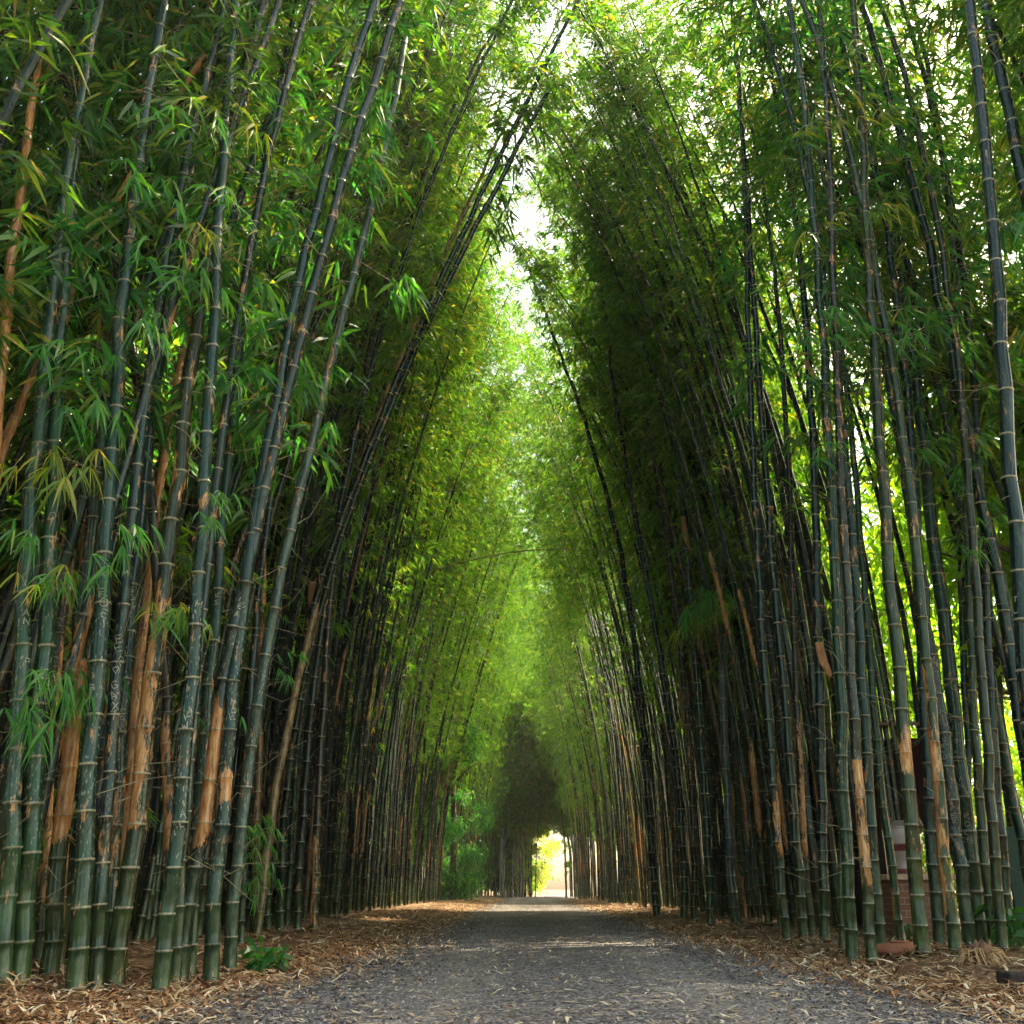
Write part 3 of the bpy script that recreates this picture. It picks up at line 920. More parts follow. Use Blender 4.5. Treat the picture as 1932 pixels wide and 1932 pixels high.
stalk('dark leaning stalk carved from waist to head, against the thick ringed one', [(1832, 1795), (1807, 1540), (1777, 1315), (1737, 1115), (1712, 965), (1672, 700), (1647, 520), (1587, 220)], 24, 'grey', -1, group=RG, scratch=0.7, fol=(3.6, 14),
      carves=[(1.75, 'LEVD', -0.1), (1.2, 'EFEX', -0.1), (2.5, 'INL', 0)], fans=[(1650, 600, 'cool', 1.1), (1700, 860, 'cool', 0.9)])
stalk('thick green leaning stalk with white rings and FUR carved on it', [(1855, 1790), (1832, 1575), (1812, 1425), (1792, 1275), (1772, 1115), (1757, 965), (1722, 700), (1707, 550), (1680, 350)], 29, 'green', -1, group=RG, scratch=0.4, fol=(3.6, 14),
      carves=[(2.0, 'FUR', -0.35), (1.8, '*', -0.1), (1.7, 'AY', -0.2), (1.45, 'AN', 0), (1.12, 'ROKN', 0)], csize=0.038, inter=0.34, fans=[(1740, 840, 'cool', 0.9), (1690, 450, 'yellow', 1.0)])
stalk('straight pale olive stalk right behind the thick ringed one', [(1877, 1795), (1842, 1465), (1830, 1265), (1827, 965), (1815, 700), (1790, 400)], 18, 'olive', -1, group=RG, fol=(4, 12), fans=[(1800, 650, 'plain', 1.0)])
stalk('orange-yellow stalk leaning out to the right across its neighbours', [(1860, 1725), (1862, 1565), (1867, 1340), (1887, 1240), (1912, 1130), (1945, 1030)], 18, 'tan', 1, group=RG, tan=[(0.2, 3.0, 0.7)], fol=(3.5, 8))
stalk('olive-footed stalk beside the fibrous stump', [(1892, 1803), (1870, 1590), (1850, 1300), (1838, 1000)], 20, 'olive', -1, group=RG, fol=(3.6, 10))
stalk('grey-green stalk with olive foot in front of the green board', [(1910, 1793), (1885, 1565), (1872, 1415), (1860, 1100), (1850, 850)], 20, 'grey', -1, group=RG, fol=(3.6, 10))
stalk('bright green slim stalk leaning in from the right edge of the photo', [(1970, 1790), (1912, 1540), (1882, 1400), (1872, 1340), (1850, 1150)], 19, 'green', -1, group=RG, fol=(3.6, 10))
stalk('black stalk with a bright rim leaning far in from the right edge', [(1985, 1800), (1932, 1455), (1897, 1215), (1877, 1065), (1857, 965), (1832, 750), (1777, 575), (1727, 400), (1677, 190), (1640, 50)], 26, 'dark', -1, group=RG, fol=(4, 14), fans=[(1780, 1000, 'cool', 1.0)])
stalk('large dark stalk along the right edge of the photo, T L carved on it', [(1985, 1860), (1955, 1400), (1932, 1115), (1895, 750), (1870, 450), (1850, 200), (1832, 0)], 34, 'dark', -1, group=RG, fol=(4.5, 12), carves=[(2.25, 'T L', -0.5)], scratch=0.3)
stalk('big dark stalk entering the photo at the upper right edge', [(2150, 1830), (2050, 1100), (1932, 350), (1892, 150), (1857, 0)], 36, 'dark', -1, group=RG, fol=(4.5, 12))
stalk('slim upright stalk seen between the ringed stalk and the rimmed black one', [(1840, 1765), (1822, 1300), (1805, 965), (1790, 700)], 15, 'teal', -1, group=RG, fol=(4, 10))
stalk('long dark stalk bowing over the path from the right row towards the sky gap', [(1240, 1728), (1215, 1400), (1180, 1080), (1148, 950), (1053, 650), (985, 480)], 14, 'dark', -1, group='slanting stalks over the path', fol=(9, 14), bend=0.05)
stalk('dark stalk bending inward behind the bowing one of the right row', [(1290, 1735), (1280, 1500), (1240, 1200), (1200, 965), (1165, 800), (1140, 580), (1110, 300)], 14, 'dark', -1, group=RG, fol=(7, 18))
stalk('nearly vertical dark stalk with a white glint running up to the top of the photo', [(1340, 1742), (1325, 1400), (1290, 1000), (1250, 500), (1235, 200), (1232, 20)], 16, 'teal', -1, group=RG, fol=(6, 14))
stalk('brown-patched stalk leaning in beside the vertical glinting one', [(1310, 1735), (1300, 1400), (1270, 1100), (1230, 850), (1180, 600)], 14, 'brown', -1, group=RG, tan=[(2, 4, 0.5)], fol=(6, 18))
N_HAND = len([o for o in bpy.data.objects if o.name.startswith('bamboo_stalk')])

# ------------------------------------------------------------------ the rows further on: one stalk of each kind with its parts, then copies


def proto_curve(H, off, zb, wob):
    z = np.linspace(0, 1, 10)
    x = off * np.clip((z - zb) / (1 - zb), 0, 1.2) ** 1.6 + 0.012 * H * z
    y = wob * np.sin(z * 3.0)
    ctrl = np.stack([x, y, z * H * (1 - 0.05 * z)], 1)
    return smooth_curve(ctrl, 70)


def make_proto(kind, H, off, zb, s0, nb, blen, nt=9, nl=6, leaf=0.15, tan=None):
    pts = proto_curve(H, off, zb, rng.normal() * 0.25)
    L = float(np.linalg.norm(np.diff(pts, axis=0), axis=1).sum())
    me, _ = stem_mesh(pts, 0.042, inter=0.36, sides=9, detail=1, tan=tan, taper=0.85)
    V, fs, fm = foliage_geo(pts, s0, L, nb, nt, nl, blen, leaf, False, skew=0.65, bias=(-0.5 if kind == 'n' else 0.15, 0, 0))
    fo = make_mesh('foliage', V, fs, [M_LEAF, M_TWIG], fmat=fm)
    return me, fo, pts, s0, nb, blen


TAN1 = [(1.2, 2.4, 0.6), (4, 5, 0.5)]
PROTO = {'near': [], 'far': [], 'low': []}
for i in range(5):
    PROTO['near'].append(make_proto('n', 15.5 + rng.random() * 3, 2.7 + rng.random() * 0.8, 0.10, 5.4, 64, (0.5, 1.3), tan=TAN1 if i in (1, 3) else None))
    PROTO['far'].append(make_proto('f', 17 + rng.random() * 3, 3.0 + rng.random() * 0.7, 0.10, 4.4, 78, (0.6, 1.8), tan=TAN1 if i in (0, 2) else None))
for i in range(3):
    PROTO['low'].append(make_proto('l', 12 + rng.random() * 2, 1.5 + rng.random() * 1.5, 0.2, 0.9, 60, (0.4, 1.1)))

FILL_LABEL = {
    ('L', 0): ('slim dark stalk packed into the left row beyond the bowing stalks', 'stalks of the left row, middle stretch'),
    ('L', 1): ('thin dark stalk of the far left row near the tunnel mouth', 'stalks of the left row, far stretch'),
    ('R', 0): ('slim dark stalk packed into the right row beyond the pale sunlit stalk', 'stalks of the right row, middle stretch'),
    ('R', 1): ('thin dark stalk of the far right row near the tunnel mouth', 'stalks of the right row, far stretch'),
    ('L', 2): ('shaded slim stalk standing behind the carved stalks of the left row', 'second rank behind the near left stalks'),
    ('R', 2): ('shaded slim stalk standing behind the near stalks of the right row', 'second rank behind the near right stalks'),
    ('E', 0): ('thin shaded stalk of the dark wall closing the far end', 'stalks closing the far end'),
}
n_fill = 0


def fill_stalk(x, y, side, kind, sc, key, tn, custom=False):
    global n_fill
    me, fo, pts, s0, nb, blen = random.choice(PROTO[kind])
    lab, grp = FILL_LABEL[key]
    r = empty('bamboo_stalk', (x, y, float(gz(x, y)) - 0.03), lab, 'bamboo', grp)
    rz = (0.0 if side > 0 else math.pi) + random.gauss(0, 0.22)
    st = link('stem', me, r)
    st.color = tone(tn, 0.35)
    if custom:
        c, sn = math.cos(rz), math.sin(rz)
        M = np.array([[c, -sn, 0], [sn, c, 0], [0, 0, 1]]) * sc
        B = np.array([x, y, 0.05])
        V, fs, fm = foliage_geo(pts, s0, 99, nb, 9, 6, blen, 0.15, False, skew=0.65, bias=(-0.5 if kind == 'near' else 0.15, 0, 0), keep=lambda T: open_to_sun(T @ M.T + B))
        link('foliage', make_mesh('foliage', V, fs, [M_LEAF, M_TWIG], fmat=fm), r)
    else:
        link('foliage', fo, r)
    r.rotation_euler = (random.gauss(0, 0.015), random.gauss(0, 0.015), rz)
    r.scale = (sc * random.uniform(0.68, 1.2),) * 2 + (sc,)
    n_fill += 1
    return r


def left_front(y):
    return float(np.interp(y, [4, 8, 10, 24, 40, 62], [-2.3, -2.4, -2.7, -3.4, -3.2, -2.2])) 


def right_front(y):
    return float(np.interp(y, [4, 8, 10, 17, 32, 50, 62], [3.8, 3.0, 3.1, 3.4, 3.0, 2.9, 2.75]))


TNR = ['grey', 'grey', 'pale', 'olive', 'teal', 'straw', 'pale', 'brown', 'dark', 'green']  # lighter tones put pale highlights of the right stems into their colour
TN = ['dark', 'dark', 'teal', 'teal', 'grey', 'olive', 'green', 'brown', 'olive', 'straw', 'tan']
for i in range(88):
    y = 10.5 + 49 * ((i + rng.random()) / 88) ** 1.15
    x = left_front(y) - abs(rng.normal()) * 0.75
    fill_stalk(x, y, 1, 'near' if y < 21 else 'far', random.uniform(0.85, 1.08), ('L', 0 if y < 30 else 1), random.choice(TN), custom=y < 34)
for i in range(92):
    y = 13.0 + 46.5 * ((i + rng.random()) / 92) ** 1.15
    x = right_front(y) + abs(rng.normal()) * 0.75
    fill_stalk(x, y, -1, 'near' if y < 21 else 'far', random.uniform(0.85, 1.08), ('R', 0 if y < 30 else 1), random.choice(TNR), custom=y < 60)
for i in range(14):
    x = -2.4 + 3.1 * (i + rng.random()) / 14
    y = 60.5 + rng.random() * 4 + abs(x - 0.7) * 0.3
    fill_stalk(x, y, 1 if i % 2 else -1, 'low', random.uniform(0.8, 1.0), ('E', 0), random.choice(['dark', 'teal', 'brown']))

for i in range(2):
    fill_stalk(2.25 + 0.5 * rng.random(), 58.5 + 3 * rng.random(), -1, 'low' if i < 2 else 'far', 0.9, ('E', 0), random.choice(['dark', 'brown']))
for i in range(26):
    y = 5.6 + 5.6 * (i + rng.random()) / 26
    fill_stalk(-2.75 - 0.22 * (y - 5.6) * 0.5 - 1.6 * rng.random(), y, 1, 'near', random.uniform(0.85, 1.05), ('L', 2), random.choice(TN + ['dark', 'tan']), custom=True)
for i in range(14):
    y = 11.5 + 5 * (i + rng.random()) / 14
    fill_stalk(3.5 + 1.0 * rng.random(), y, -1, 'near', random.uniform(0.85, 1.05), ('R', 2), random.choice(TNR), custom=True)

# the ranks behind, past counting: one object
bv, bf, bm, ba, off = [], [], [], {k: [] for k in ('node', 'tan', 'hgt', 'scr')}, 0


def thicket(x, y, side, H, s0, nb, lean, blen=(0.4, 1.2), nt=7, nl=6, leaf=0.20, sk=0.9):
    global off
    B = np.array([x, y, float(gz(x, y)) - 0.03])
    pts = proto_curve(H, lean, 0.24, rng.normal() * 0.4)
    pts = pts * np.array([side, 1, 1])
    V, fs, at, _ = stem_geo(pts, 0.035 + 0.025 * rng.random(), inter=0.5, sides=6, detail=1, taper=0.85)
    keep = lambda T: open_to_sun(T + B)
    V2, f2, m2 = foliage_geo(pts, s0, 99, nb, nt, nl, blen, leaf, False, skew=sk, twigs=False, keep=keep)
    bv.append(V + B)
    for f in fs[:1]:
        bf.append(f + off)
        bm.append(0)
    off += len(V)
    bv.append(V2 + B)
    for f in f2:
        bf.append(f + off)
        bm.append(1)
    off += len(V2)
    for k in ba:
        ba[k].append(at[k])
        ba[k].append(np.zeros(len(V2)))


for i in range(290):
    y = 3.5 + 58 * rng.random() ** 1.25
    x = left_front(max(y, 6)) - 1.0 - rng.random() * (3.4 if y > 12 else 5.5) - (0.4 if y < 10 else 0)
    thicket(x, y, 1, 12 + 5 * rng.random(), 0.7 + 2.6 * rng.random(), 40, 2.2 if y < 22 else 2.8)
for i in range(260):
    y = 14 + 47 * rng.random() ** 1.1
    x = right_front(y) + 1.0 + rng.random() * (2.8 if y > 20 else 1.0)
    thicket(x, y, -1, 12 + 5 * rng.random(), 2.0 + 2.6 * rng.random(), 38, 2.2 if y < 22 else 2.8)
for i in range(16):                 # leaves over the near right corner
    y = 7.0 + 10 * rng.random()
    x = 4.4 + 1.4 * rng.random()
    thicket(x, y, -1, 12 + 5 * rng.random(), 5.2 + 1.5 * rng.random(), 90, 2.4, (0.5, 1.5))
for i in range(12):  # outer crowns added to cast shade on the upper right
    thicket(8.0 + 4.5 * rng.random(), 4 + 9 * rng.random(), -1, 14 + 3 * rng.random(), 7.2, 120, 1.6, (0.6, 1.8))
for i in range(30):                 # high crowns over the near right, added to shade the ground
    y = 3.0 + 9.5 * rng.random()
    x = 5.6 + 4.6 * rng.random()
    thicket(x, y, -1, 12 + 4 * rng.random(), 4.8 + 1.5 * rng.random(), 110, 1.6, (0.5, 1.6))
for i in range(150):                # deep shade behind the left row
    y = 3 + 60 * rng.random() ** 1.2
    thicket(left_front(max(y, 6)) - 4.2 - rng.random() * 3.5, y, 1, 12 + 4 * rng.random(), 0.1, 44, 1.0, nt=6, leaf=0.36, sk=1.4)
for i in range(80):                 # and behind the far right row
    y = 20 + 42 * rng.random()
    thicket(right_front(y) + 3.6 + rng.random() * 3.0, y, -1, 11 + 4 * rng.random(), 0.1, 40, 1.0, nt=6, leaf=0.36, sk=1.4)
for i in range(66):                 # crowns meeting high over the path
    y = 12 + 30 * rng.random() ** 1.2
    sd_ = -1 if i % 5 in (0, 2) else 1
    x0 = left_front(y) - 1.2 * rng.random() if sd_ > 0 else right_front(y) + 1.2 * rng.random()
    thicket(x0, y, sd_, 15 + 4 * rng.random(), 9.0, 80 if sd_ > 0 else 46, abs(x0) - 0.7 - 0.7 * rng.random(), (0.4, 1.25), leaf=0.17)
for i in range(110):                # slim shafts filling the walls
    sd_ = -1 if i % 5 < 3 else 1
    y = 11 + 17 * rng.random()
    x0 = left_front(y) - 0.1 - 1.3 * rng.random() if sd_ > 0 else right_front(y) + 0.1 + 1.3 * rng.random()
    thicket(x0, y, sd_, 12 + 4 * rng.random(), 7.5, 8, 1.6 + rng.random(), leaf=0.17)
for i in range(22):
    y = 11 + 9 * rng.random()
    sd_ = -1 if i % 3 == 0 else 1
    x0 = left_front(y) - 1.0 * rng.random() if sd_ > 0 else right_front(y) + 1.0 * rng.random()
    thicket(x0, y, sd_, 14 + 3 * rng.random(), 8.5, 70 if sd_ > 0 else 44, abs(x0) - 0.5 - 0.5 * rng.random() + (0.5 if sd_ < 0 else -0.5), (0.4, 1.1), leaf=0.17)
for i in range(34):                 # more shafts close behind the front ranks
    y = 5.5 + 8.5 * rng.random()
    thicket(left_front(max(y, 6)) - 0.7 - 2.2 * rng.random(), y, 1, 12 + 4 * rng.random(), 2.8, 30, 2.4)
for i in range(44):
    y = 15 + 8 * rng.random()
    thicket(right_front(y) + 0.5 + 1.6 * rng.random(), y, -1, 12 + 4 * rng.random(), 4.0, 30, 2.4)
for i in range(50):                 # closing the view to the left
    y = 6 + 20 * rng.random()
    x = -0.62 * y - 2.5 - 3.0 * rng.random()
    thicket(x, y, 1, 12 + 4 * rng.random(), 0.1, 46, 1.0, nt=6, leaf=0.34, sk=1.4)
for i in range(30):                 # unseen bamboo added behind the camera to shape the light
    y = -9 + 12 * rng.random()
    sd_ = -1 if i % 5 == 0 else 1
    thicket(-sd_ * (3.2 + 3.5 * rng.random()), y, sd_, 13, 0.8, 26, 1.5, nt=5, leaf=0.34)
for i in range(46):                 # the dark end of the tunnel, arching over the bright opening
    x = -4.5 + 5.0 * rng.random()
    thicket(x, 63 + 7 * rng.random() + abs(x - 0.5) * 0.2, 1, 10 + 4 * rng.random(), 0.4, 90, 1.2, nt=7, leaf=0.27)
for i in range(20):
    sd_ = 1 if i % 2 else -1
    thicket(-sd_ * (2.6 + 2 * rng.random()), 64 + 10 * rng.random(), sd_, 17 + 3 * rng.random(), 9.0, 90, 3.4, (0.8, 2.0), leaf=0.30)
for i in range(30):
    x = -1.6 + 2.1 * rng.random()
    thicket(x, 61 + 7 * rng.random(), 1, 10 + 4 * rng.random(), 4.0, 90, 4.5 + rng.random(), (0.9, 2.3), nt=7, leaf=0.34, sk=1.3)
for i in range(40):
    x = 2.9 + 3.0 * rng.random()
    thicket(x, 60 + 10 * rng.random(), -1, 11 + 4 * rng.random(), 3.9, 70, 5.0, nt=7, leaf=0.36)
me = make_mesh('bamboo_thicket', np.concatenate(bv), bf, [M_STEM, M_LEAF], {k: np.concatenate(v) for k, v in ba.items()}, fmat=bm)
th = link('bamboo_thicket', me)
th.color = (0.016, 0.022, 0.020, 1)
tag(th, 'dense ranks of bamboo behind both rows of the tunnel', 'bamboo thicket', kind='stuff')

# thin arching shoot over the far path
a0, a1 = on_plane(820, 1075, 22), on_plane(1300, 1075, 22)
am = on_plane(1060, 1036, 22)
arc = smooth_curve([a0, (a0 + am) / 2 + np.array([0, 0, 0.13]), am, (a1 + am) / 2 + np.array([0, 0, 0.13]), a1], 40)
b = Bag()
b.tube(arc, np.linspace(0.018, 0.007, 40), 6)
o = empty('arching_shoot', arc[0], 'thin bare shoot arching from the left row to the right row high over the path', 'bamboo shoot')
for v in b.v:
    v -= arc[0]
b.build('stem', M_TWIG, o, smooth=True)

# ------------------------------------------------------------------ litter, stones
def flat_leaves(n, X, Y, Z, Lr, tilt, W=0.16):
    az = rng.random(n) * 2 * math.pi
    D = np.stack([np.cos(az), np.sin(az), rng.normal(size=n) * tilt], 1)
    D = unit(D)
    S = unit(np.cross(D, np.array([0, 0, 1.0])) + rng.normal(size=(n, 3)) * tilt * 0.8)
    L = (Lr[0] + (Lr[1] - Lr[0]) * rng.random(n))[:, None]
    Wd = L * W * (0.6 + 0.8 * rng.random(n))[:, None]
    P = np.stack([X, Y, Z], 1) - D * L * 0.5
    cu = np.array([0, 0, 1.0]) * L * (rng.normal(size=n) * 0.08)[:, None]
    V = np.stack([P, P + D * L * .35 + S * Wd * .5 + cu, P + D * L * .35 - S * Wd * .5 + cu, P + D * L * .7 + S * Wd * .35 + cu, P + D * L * .7 - S * Wd * .35 + cu, P + D * L], 1).reshape(-1, 3)
    b_ = np.arange(n)[:, None] * 6
    return V, [np.concatenate([b_ + np.array([[0, 1, 2]]), b_ + np.array([[3, 5, 4]])]), b_ + np.array([[1, 3, 4, 2]])]


n = 60000
Y = 3.8 + 44 * rng.random(n) ** 2.2
sd = np.where(rng.random(n) < 0.5, -1, 1)
t = np.abs(rng.normal(size=n))
X = np.where(sd < 0, PATH_L - wide(Y) + 0.02 - t * 0.95, PATH_R + wide(Y) - 0.02 + t * 1.05)
Z = gz(X, Y) + 0.010 + rng.random(n) * 0.028 * sstep(-0.2, 0.8, t)
k3 = n // 3                          # the edge of the drift blends into the gravel
X[:k3] = np.where(sd[:k3] < 0, PATH_L - wide(Y[:k3]), PATH_R + wide(Y[:k3])) + rng.normal(size=k3) * 0.26
Z[:k3] = gz(X[:k3], Y[:k3]) + 0.03 + 0.01 * rng.random(k3)
feet = [o.location for o in bpy.data.objects if o.name.startswith('bamboo_stalk') and o.location.y < 24]
FX = np.repeat(np.array([[q.x, q.y] for q in feet]), 70, 0)
fr = 0.05 + np.abs(rng.normal(size=len(FX))) * 0.14
fa = rng.random(len(FX)) * 6.28
FX = FX + np.stack([np.cos(fa) * fr, np.sin(fa) * fr], 1)
X, Y = np.concatenate([X, FX[:, 0]]), np.concatenate([Y, FX[:, 1]])
Z = np.concatenate([Z, gz(FX[:, 0], FX[:, 1]) + 0.015 + 0.09 * rng.random(len(FX)) * np.exp(-fr / 0.12)])
n = len(X)
V, fs = flat_leaves(n, X, Y, Z, (0.04, 0.18), 0.2, 0.10)
tag(link('leaf_litter', make_mesh('leaf_litter', V, fs, [M_LITTER])), 'drifts of dry orange-brown bamboo leaves along both edges of the path', 'leaf litter', kind='stuff')

n = 8500
Y = 3.9 + 40 * rng.random(n) ** 2.0
X = PATH_L - wide(Y) + (PATH_R - PATH_L + 2 * wide(Y)) * rng.random(n)
V, fs = flat_leaves(n, X, Y, gz(X, Y) + 0.034 + rng.random(n) * 0.008, (0.03, 0.12), 0.08, 0.15)
tag(link('fallen_leaves', make_mesh('fallen_leaves', V, fs, [M_PATHLEAF])), 'pale dry leaves scattered over the grey gravel', 'fallen leaves', kind='stuff')

n = 22000
Y = 3.9 + 16 * rng.random(n) ** 1.8
X = PATH_L - wide(Y) + (PATH_R - PATH_L + 2 * wide(Y)) * rng.random(n)
r_ = 0.004 + 0.010 * rng.random(n) ** 2
octa = np.array([[1, 0, 0], [0, 1, 0], [-1, 0, 0], [0, -1, 0], [0, 0, 0.75], [0, 0, -0.6]], float)
az = rng.random(n) * 6.28
ca, sa = np.cos(az), np.sin(az)
O = octa[None] * (0.7 + 0.6 * rng.random((n, 6, 1)))
O = np.stack([O[..., 0] * ca[:, None] - O[..., 1] * sa[:, None], O[..., 0] * sa[:, None] + O[..., 1] * ca[:, None], O[..., 2]], 2) * r_[:, None, None]
V = (O + np.stack([X, Y, gz(X, Y) + 0.026], 1)[:, None]).reshape(-1, 3)
tri = np.array([[0, 1, 4], [1, 2, 4], [2, 3, 4], [3, 0, 4], [1, 0, 5], [2, 1, 5], [3, 2, 5], [0, 3, 5]])
F_ = (np.arange(n)[:, None, None] * 6 + tri[None]).reshape(-1, 3)
tag(link('gravel', make_mesh('gravel', V, [F_], [M_STONE])), 'loose dark stones of the path surface', 'gravel', kind='stuff')

# ------------------------------------------------------------------ trees in the sun beyond
M_BARK = mat_plain('bark', [(0.3, (0.05, 0.035, 0.02)), (0.7, (0.16, 0.11, 0.07))], 6.0, 0.9, (4, 4, 1))


def tree(x, y, h, rad, label, low=0.25, n=7500, leaf=0.25, mat=None):
    z0 = float(gz(x, y))
    root = empty('broadleaf_tree', (x, y, z0), label, 'tree', 'trees in the sun beyond the bamboo')
    b = Bag()
    b.tube([(0, 0, -0.1), (0.05, 0, h * 0.25), (-0.05, 0.1, h * 0.5), (0.05, 0.1, h * 0.8)], [0.18, 0.14, 0.10, 0.03], 9)
    for k in range(9):
        a = 2.4 * k
        zz = h * (0.25 + 0.06 * k)
        b.tube([(0, 0, zz), (math.cos(a) * rad * 0.4, math.sin(a) * rad * 0.4, zz + 0.5), (math.cos(a) * rad * 0.85, math.sin(a) * rad * 0.85, zz + 0.8)], [0.06, 0.04, 0.015], 6)
    b.build('trunk', M_BARK, root, smooth=True)
    nc = 46
    cz = h * (low + (1 - low) * rng.random(nc))
    w = np.sin(np.pi * np.clip((cz / h - low) / (1 - low) * 0.85 + 0.12, 0, 1))
    ca = rng.random(nc) * 6.28
    cr = rad * w * np.sqrt(rng.random(nc))
    C = np.stack([np.cos(ca) * cr, np.sin(ca) * cr, cz], 1)
    P = C[rng.integers(0, nc, n)] + rng.normal(size=(n, 3)) * np.array([0.42, 0.42, 0.26]) * rad / 2.2
    D = unit(rng.normal(size=(n, 3)) * 0.7 + np.array([0, 0, -0.6]))
    L = leaf * (0.7 + 0.6 * rng.random(n))
    V, fs = leaf_geo(P, D, L, L * 0.3)
    link('crown', make_mesh('crown', V, fs, [mat or M_TREE]), root)


tree(8.2, 13.5, 8.6, 2.6, 'bright leafy tree over the maroon hut, seen between the right-hand stalks', 0.36)
tree(12.5, 22.5, 8.0, 3.0, 'taller sunlit tree behind the one over the hut', 0.2)
tree(7.4, 19.5, 6.5, 2.2, 'sunlit tree glimpsed between slim stalks of the right row', 0.15)
tree(6.9, 11.2, 7.6, 2.0, 'bright low tree right behind the thick ringed stalks', 0.34, 8500)
tree(9.6, 10.5, 8.0, 2.3, 'sunlit tree above the green board fence', 0.26, 8500)
tree(9.4, 16.0, 9.8, 2.9, 'tall bright tree filling the gaps high between the right-hand stalks', 0.2, 11000, 0.28)
tree(7.9, 9.4, 8.2, 1.8, 'sunlit tree close behind the black rimmed stalk', 0.35, 9000)
tree(14.5, 16.5, 5.0, 2.2, 'tree with white sky beside it at the right edge of the photo', 0.3)
tree(0.5, 84.0, 7.5, 2.2, 'yellow-green sunlit tree filling the opening at the end of the path', 0.08, 5000, 0.34, M_LEAF_YEL)  # yellow leaf colour holds the warm sunlight of the opening
tree(-4.5, 92.0, 9.0, 3.2, 'paler sunlit tree behind the one in the opening', 0.1, 4500, 0.4)
tree(-3.0, 42.5, 8.5, 1.5, 'bright green bush bulging out of the left row', 0.0, 15000, 0.17, M_LEAF_LEFT)

# ------------------------------------------------------------------ hut, urn, pedestal, dish, board, stump, block
M_MAROON = mat_plain('maroon_sheet', [(0.3, (0.07, 0.022, 0.024)), (0.7, (0.13, 0.045, 0.045))], 3.0, 0.6, (1, 1, 0.3))
M_RED = mat_plain('faded_red_board', [(0.3, (0.32, 0.055, 0.05)), (0.7, (0.45, 0.10, 0.085))], 5.0, 0.7)
M_DARKWOOD = mat_plain('dark_timber', [(0.3, (0.012, 0.01, 0.01)), (0.7, (0.04, 0.03, 0.025))], 6.0, 0.85, (6, 6, 1))
M_ROOF = mat_plain('rusty_roof', [(0.3, (0.09, 0.05, 0.035)), (0.7, (0.20, 0.13, 0.10))], 3.0, 0.7)
hx0 = on_plane(1640, 1480, 12.5)[0]
hx1 = on_plane(1751, 1480, 12.5)[0]
zt = on_plane(1660, 1392, 12.5)[2]
zb = on_plane(1660, 1563, 12.5)[2]
hut = empty('hut', (hx0, 12.5, 0.08), 'maroon sheet-walled hut half hidden behind the right-hand stalks', 'hut')
W_, D_ = hx1 - hx0, 2.4
V = []
nfl = 36
for i in range(nfl + 1):
    x = W_ * i / nfl
    y = 0.0 if i % 2 else 0.05
    V += [(x, y, zb - 0.08), (x, y, zt - 0.08)]
V = np.array(V)
Q = np.array([[2 * i, 2 * i + 2, 2 * i + 3, 2 * i + 1] for i in range(nfl)])
so = link('wall', make_mesh('wall', V, [Q], [M_MAROON]), hut)
sm = so.modifiers.new('thick', 'SOLIDIFY')
sm.thickness = 0.02
b = Bag()
b.box((W_ + 0.01, -0.02, zb - 0.08), (W_ + 0.17, 0.06, zt - 0.02))
b.build('corner_board', M_RED, hut, 0.006)
for x in (0.05, W_ * 0.5, W_ + 0.05):
    b = Bag()
    b.box((x - 0.06, 0.08, -0.05), (x + 0.06, 0.20, zt - 0.1))
    b.build('post', M_DARKWOOD, hut, 0.006)
b = Bag()
b.box((0, D_, -0.05), (W_ + 0.15, D_ + 0.06, zt - 0.1))
b.build('back_wall', M_DARKWOOD, hut)
b = Bag()
b.box((-0.02, 0.22, -0.05), (0.04, D_ - 0.02, zt - 0.1))
b.build('side_wall', M_DARKWOOD, hut)
b = Bag()
b.add([(-0.4, -0.5, zt), (W_ + 0.5, -0.5, zt), (W_ + 0.5, D_ + 0.4, zt + 0.5), (-0.4, D_ + 0.4, zt + 0.5), (-0.4, -0.5, zt + 0.04), (W_ + 0.5, -0.5, zt + 0.04), (W_ + 0.5, D_ + 0.4, zt + 0.54), (-0.4, D_ + 0.4, zt + 0.54)],
      [(3, 2, 1, 0), (4, 5, 6, 7), (0, 1, 5, 4), (1, 2, 6, 5), (2, 3, 7, 6), (3, 0, 4, 7)])
b.build('roof', M_ROOF, hut)

M_BRICK = NT('brick')
co = M_BRICK.n('ShaderNodeTexCoord').outputs['Object']
rot = M_BRICK.n('ShaderNodeMapping')
rot.inputs['Rotation'].default_value = (R(90), 0, 0)
M_BRICK.l(co, rot.inputs['Vector'])
bt = M_BRICK.n('ShaderNodeTexBrick')
bt.inputs['Scale'].default_value = 4.0
bt.inputs['Color1'].default_value = (0.20, 0.085, 0.05, 1)
bt.inputs['Color2'].default_value = (0.27, 0.125, 0.07, 1)
bt.inputs['Mortar'].default_value = (0.30, 0.24, 0.19, 1)
M_BRICK.l(rot.outputs[0], bt.inputs['Vector'])
M_BRICK = M_BRICK.done(M_BRICK.bsdf(bt.outputs['Color'], 0.85, 0.2))
ped_y = 11.0
pc = on_plane(1722, 1700, ped_y)
top_z = on_plane(1722, 1650, ped_y)[2]
ped = empty('brick_pedestal', (pc[0], ped_y, 0.08), 'low brick pedestal with a pale slab behind the stout dark stalk', 'pedestal')
b = Bag()
b.box((-0.30, -0.28, -0.08), (0.30, 0.28, top_z - 0.14))
b.build('brick_base', M_BRICK, ped, 0.008)
b = Bag()
b.box((-0.36, -0.34, top_z - 0.137), (0.36, 0.34, top_z - 0.08))
b.build('slab', mat_plain('pale_slab', [(0.3, (0.42, 0.25, 0.16)), (0.7, (0.60, 0.42, 0.30))], 7, 0.8), ped, 0.008)
M_URN = mat_plain('cream_glaze', [(0.35, (0.42, 0.33, 0.29)), (0.7, (0.60, 0.52, 0.46))], 4, 0.3, spec=0.6)
